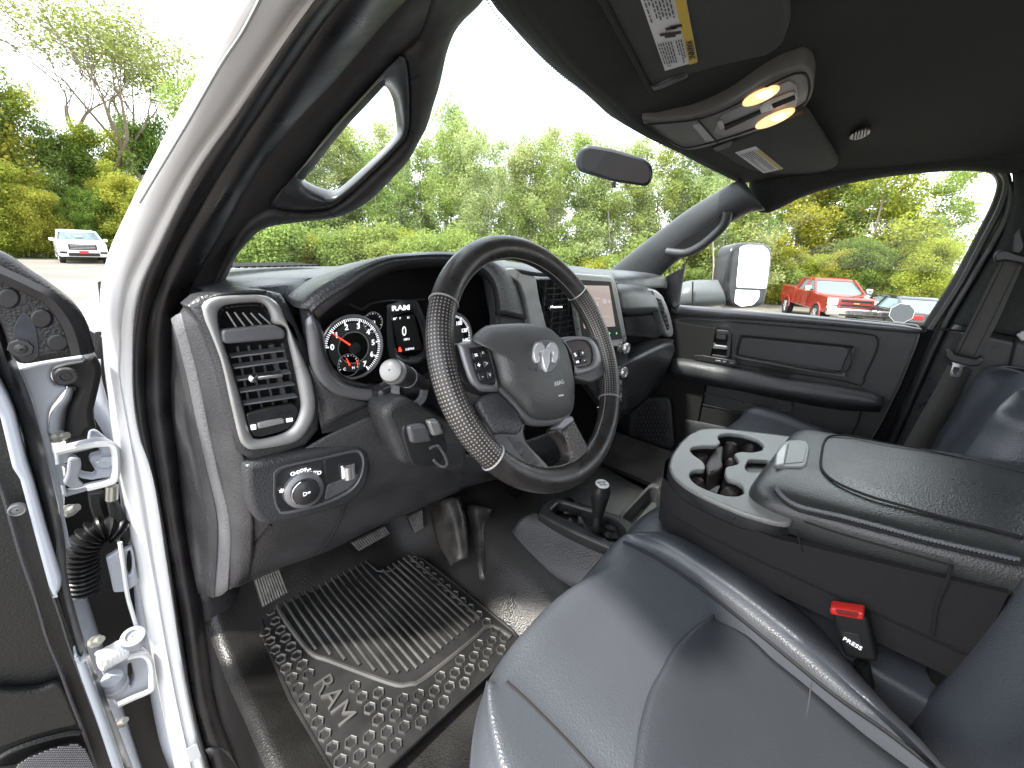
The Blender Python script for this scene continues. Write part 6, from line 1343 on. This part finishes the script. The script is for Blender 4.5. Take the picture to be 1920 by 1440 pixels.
# red pickup
redp = mat('dark_red_paint', (.24,.018,.014), .25, coat=.8)
def pickup(name, label):
    r = empty(name); tag(r, label, 'pickup truck')
    prof('body', [(-2.9,.62),(2.60,.60),(2.80,.70),(2.86,1.0),(2.82,1.20),(2.66,1.28),(1.35,1.36),(.9,1.38),(-2.9,1.34)], 1.96, redp, r, .07)
    frustum('cabin', [(1.34,.93,-.95,1.25),(1.84,.74,-.78,.45),(1.88,.72,-.76,.42)], cglass, r); frustum('roof', [(1.82,.77,-.82,.52),(1.90,.74,-.76,.42),(1.93,.60,-.70,.25)], redp, r)
    prof('cargo_bed', [(-2.92,.66),(-.98,.66),(-.98,1.42),(-2.92,1.42)], 2.0, redp, r, .04)
    bxp('bed_floor', (0,-1.95,1.425), (1.6,1.7,.01), 'black', r, .002)
    for sx in (-1,1):
        MB().tube([(sx*.93,1.27,1.33),(sx*.76,.47,1.86)], .045, 6).build('windshield_pillar',redp,r); MB().tube([(sx*.93,.10,1.36),(sx*.775,.05,1.86)], .05, 6).build('door_pillar',redp,r); MB().tube([(sx*.93,-.93,1.36),(sx*.77,-.80,1.86)], .07, 6).build('rear_pillar',redp,r)
        bxp('headlight', (sx*.80,2.80,1.09), (.36,.14,.26), lamp, r, .03); bxp('turn_lamp', (sx*.80,2.83,.86), (.34,.10,.13), 'label', r, .02)
        for y in (1.85,-1.85):
            wheel(r, sx*.86, y, .42, .28)
            MB().tube([(sx*.985,y+.50*math.cos(t),.44+.50*math.sin(t)) for t in [math.pi*k/14 for k in range(15)]], .035, 6).build('wheel_arch',redp,r)
            MB().lathe((sx*.80,y,.44),(sx,0,0),[(0,.46),(.185,.46)],24).lathe((sx*.982,y,.44),(sx,0,0),[(0,.46),(.001,.02)],24).build('wheel_well','gap',r)
        o = bxp('side_mirror', (sx*1.16,.98,1.46), (.24,.14,.24), 'chrome', r, .04); MB().tube([(sx*.95,1.0,1.40),(sx*1.10,1.0,1.42)],.03,6).build('mirror_arm','black',o)
        bxp('tow_hook', (sx*.42,2.99,.72), (.16,.04,.06), 'black', r, .01)
    G = bxp('grille', (0,2.84,1.07), (1.20,.08,.34), redp, r, .03); bxp('grille_slot', (0,2.875,1.15), (1.06,.03,.085), 'black', G, .02); bxp('grille_slot', (0,2.875,.98), (1.06,.03,.085), 'black', G, .02); bxp('grille_emblem', (0,2.90,1.065), (.20,.02,.05), mat('gold_emblem',(.7,.55,.2),.3,metal=.8), G, .005)
    B = bxp('bumper', (0,2.90,.72), (1.98,.22,.30), 'chrome', r, .06); bxp('licence_plate', (0,3.02,.74), (.34,.02,.16), 'greytrim', B, .004); bxp('bumper_intake', (0,3.0,.62), (1.1,.03,.06), 'black', B, .01)
    return r
chr2 = M['chrome']; 
PT = pickup('parked_pickup', 'dark red pickup with chrome bumper and tow mirrors parked beyond the passenger window')
p = spot(1572, 24.5); PT.location = p
def face(o, az_off):     # turn its front towards the camera, then by az_off
    d = CAM-o.location; o.rotation_euler = (0,0,math.atan2(d.y,d.x)-math.pi/2+az_off)
face(PT, R(21)); PT.location.z = gz(p.x)-.05
P2 = PT.copy(); COL.objects.link(P2)
for ch in list(PT.children):
    c = ch.copy(); COL.objects.link(c); c.parent = P2
    for g in ch.children:
        d = g.copy(); COL.objects.link(d); d.parent = c
P2.location = spot(418, 31); P2['label'] = 'red pickup mostly hidden behind the left windshield pillar, under the trees'; face(P2, R(-75))
# black sedan
blk = mat('black_car_paint', (.012,.012,.014), .12, coat=1)
SD = empty('parked_sedan'); tag(SD, 'black sedan with red tail lamps parked right of the red pickup', 'car')
prof('body', [(-2.35,.30),(2.3,.28),(2.42,.55),(2.30,.78),(1.1,.95),(-1.6,1.0),(-2.3,.98),(-2.42,.7)], 1.84, blk, SD, .10)
frustum('cabin', [(.93,.86,-1.95,1.35),(1.36,.62,-1.05,.35),(1.40,.58,-.95,.28)], cglass, SD); frustum('roof', [(1.35,.65,-1.10,.40),(1.42,.62,-1.0,.30),(1.44,.45,-.8,.15)], blk, SD)
for sx in (-1,1):
    MB().tube([(sx*.86,1.35,.93),(sx*.64,.38,1.37)],.035,6).build('windshield_pillar',blk,SD); MB().tube([(sx*.86,-1.85,.95),(sx*.64,-1.05,1.37)],.05,6).build('rear_pillar',blk,SD); MB().tube([(sx*.87,-.2,.95),(sx*.65,-.25,1.38)],.035,6).build('door_pillar','black',SD)
    bxp('tail_lamp', (sx*.68,-2.36,.82), (.42,.12,.16), redl, SD, .03); bxp('headlight', (sx*.70,2.34,.66), (.34,.12,.12), lamp, SD, .03); wheel(SD, sx*.82, 1.45, .33, .22); wheel(SD, sx*.82, -1.35, .33, .22); bxp('side_mirror', (sx*1.0,.75,1.0), (.18,.12,.12), blk, SD, .03)
bxp('rear_plate', (0,-2.43,.78), (.34,.02,.16), 'label', SD, .004)
p = spot(1720, 22.5); SD.location = p; face(SD, R(180+28))
# sign seen from the back
SG = empty('road_sign'); tag(SG, 'grey back of an octagonal sign on a dark post, in front of the black sedan', 'sign')
p = spot(1699, 19.0); SG.location = p
zc = 1.66-19*math.tan(R(3.95)); 
oc_ = []
S0 = PL(1691, 587, Vector((p.x,p.y,0)), azdir(1699)); sx_ = azdir(1699).cross(Vector((0,0,1))).normalized()
for k in range(8):
    a = R(22.5+45*k); oc_.append(S0+sx_*(.31*math.cos(a))+Vector((0,0,.31*math.sin(a))))
I0 = Matrix.Translation(-Vector(SG.location))
me = plate('sign_panel', oc_, mat('grey_sign_back',(.06,.068,.08),.6), None, th=.01, bev=.002, r=0)
me.data.transform(I0); me.parent = SG
oc2 = [S0+(q-S0)*1.06+azdir(1699)*.008 for q in oc_]; m2_ = plate('sign_rim', oc2, mat('pale_sign_edge',(.5,.5,.48),.5), None, th=.006, bev=.001, r=0); m2_.data.transform(I0); m2_.parent = SG
MB().box((sx_*-.0+Vector((0,0,.0)))+Vector(((S0-p).x,(S0-p).y,0))+sx_*.19+Vector((0,0,(S0.z-p.z)/2)), (.07,.07,(S0.z-p.z)+.2)).build('post','black',SG,bevel=.01)
# ------------------------------------------------------------------ world, sun, view
w = bpy.data.worlds.new('World'); sc.world = w; w.use_nodes = True; nt = w.node_tree
bg = nt.nodes['Background']; sk = nt.nodes.new('ShaderNodeTexSky'); sk.sky_type = 'NISHITA'; sk.sun_disc = False
SE, SA = R(60), R(285)     # sun elevation, compass direction it comes from (0 = +Y, clockwise)
sk.sun_elevation = SE; sk.sun_rotation = SA; sk.air_density = 1.0; sk.dust_density = 3.5; sk.ozone_density = .6
tc = nt.nodes.new('ShaderNodeTexCoord'); nz = nt.nodes.new('ShaderNodeTexNoise'); nz.inputs['Scale'].default_value = 2.2; nz.inputs['Detail'].default_value = 8
mp = nt.nodes.new('ShaderNodeMapping'); mp.inputs['Scale'].default_value = (1,1,2.5)
nt.links.new(tc.outputs['Generated'], mp.inputs['Vector']); nt.links.new(mp.outputs['Vector'], nz.inputs['Vector'])
mr = nt.nodes.new('ShaderNodeMapRange'); mr.inputs['From Min'].default_value = .35; mr.inputs['From Max'].default_value = .62; mr.inputs['To Min'].default_value = .55; mr.inputs['To Max'].default_value = 1
nt.links.new(nz.outputs['Fac'], mr.inputs['Value'])
mx = nt.nodes.new('ShaderNodeMix'); mx.data_type = 'RGBA'; mx.inputs['B'].default_value = (9,9.3,9.8,1)
nt.links.new(mr.outputs['Result'], mx.inputs['Factor']); nt.links.new(sk.outputs['Color'], mx.inputs['A'])
nt.links.new(mx.outputs['Result'], bg.inputs['Color']); bg.inputs['Strength'].default_value = .12
sd = bpy.data.lights.new('sun', 'SUN'); sd.energy = 2.2; sd.angle = R(4); sd.color = (1,.95,.86)
so_ = bpy.data.objects.new('sun', sd); COL.objects.link(so_)
d_ = Vector((math.sin(SA)*math.cos(SE), math.cos(SA)*math.cos(SE), math.sin(SE)))
so_.rotation_euler = d_.to_track_quat('Z','Y').to_euler(); so_.location = (0,0,20)
vs = sc.view_settings; vs.view_transform = 'Standard'; vs.look = 'None'; vs.exposure = EXPO; vs.gamma = 1
sc.render.engine = 'CYCLES'; sc.cycles.max_bounces = 10; sc.cycles.diffuse_bounces = 5; sc.cycles.transparent_max_bounces = 24
sc.render.resolution_x = 1024; sc.render.resolution_y = 768
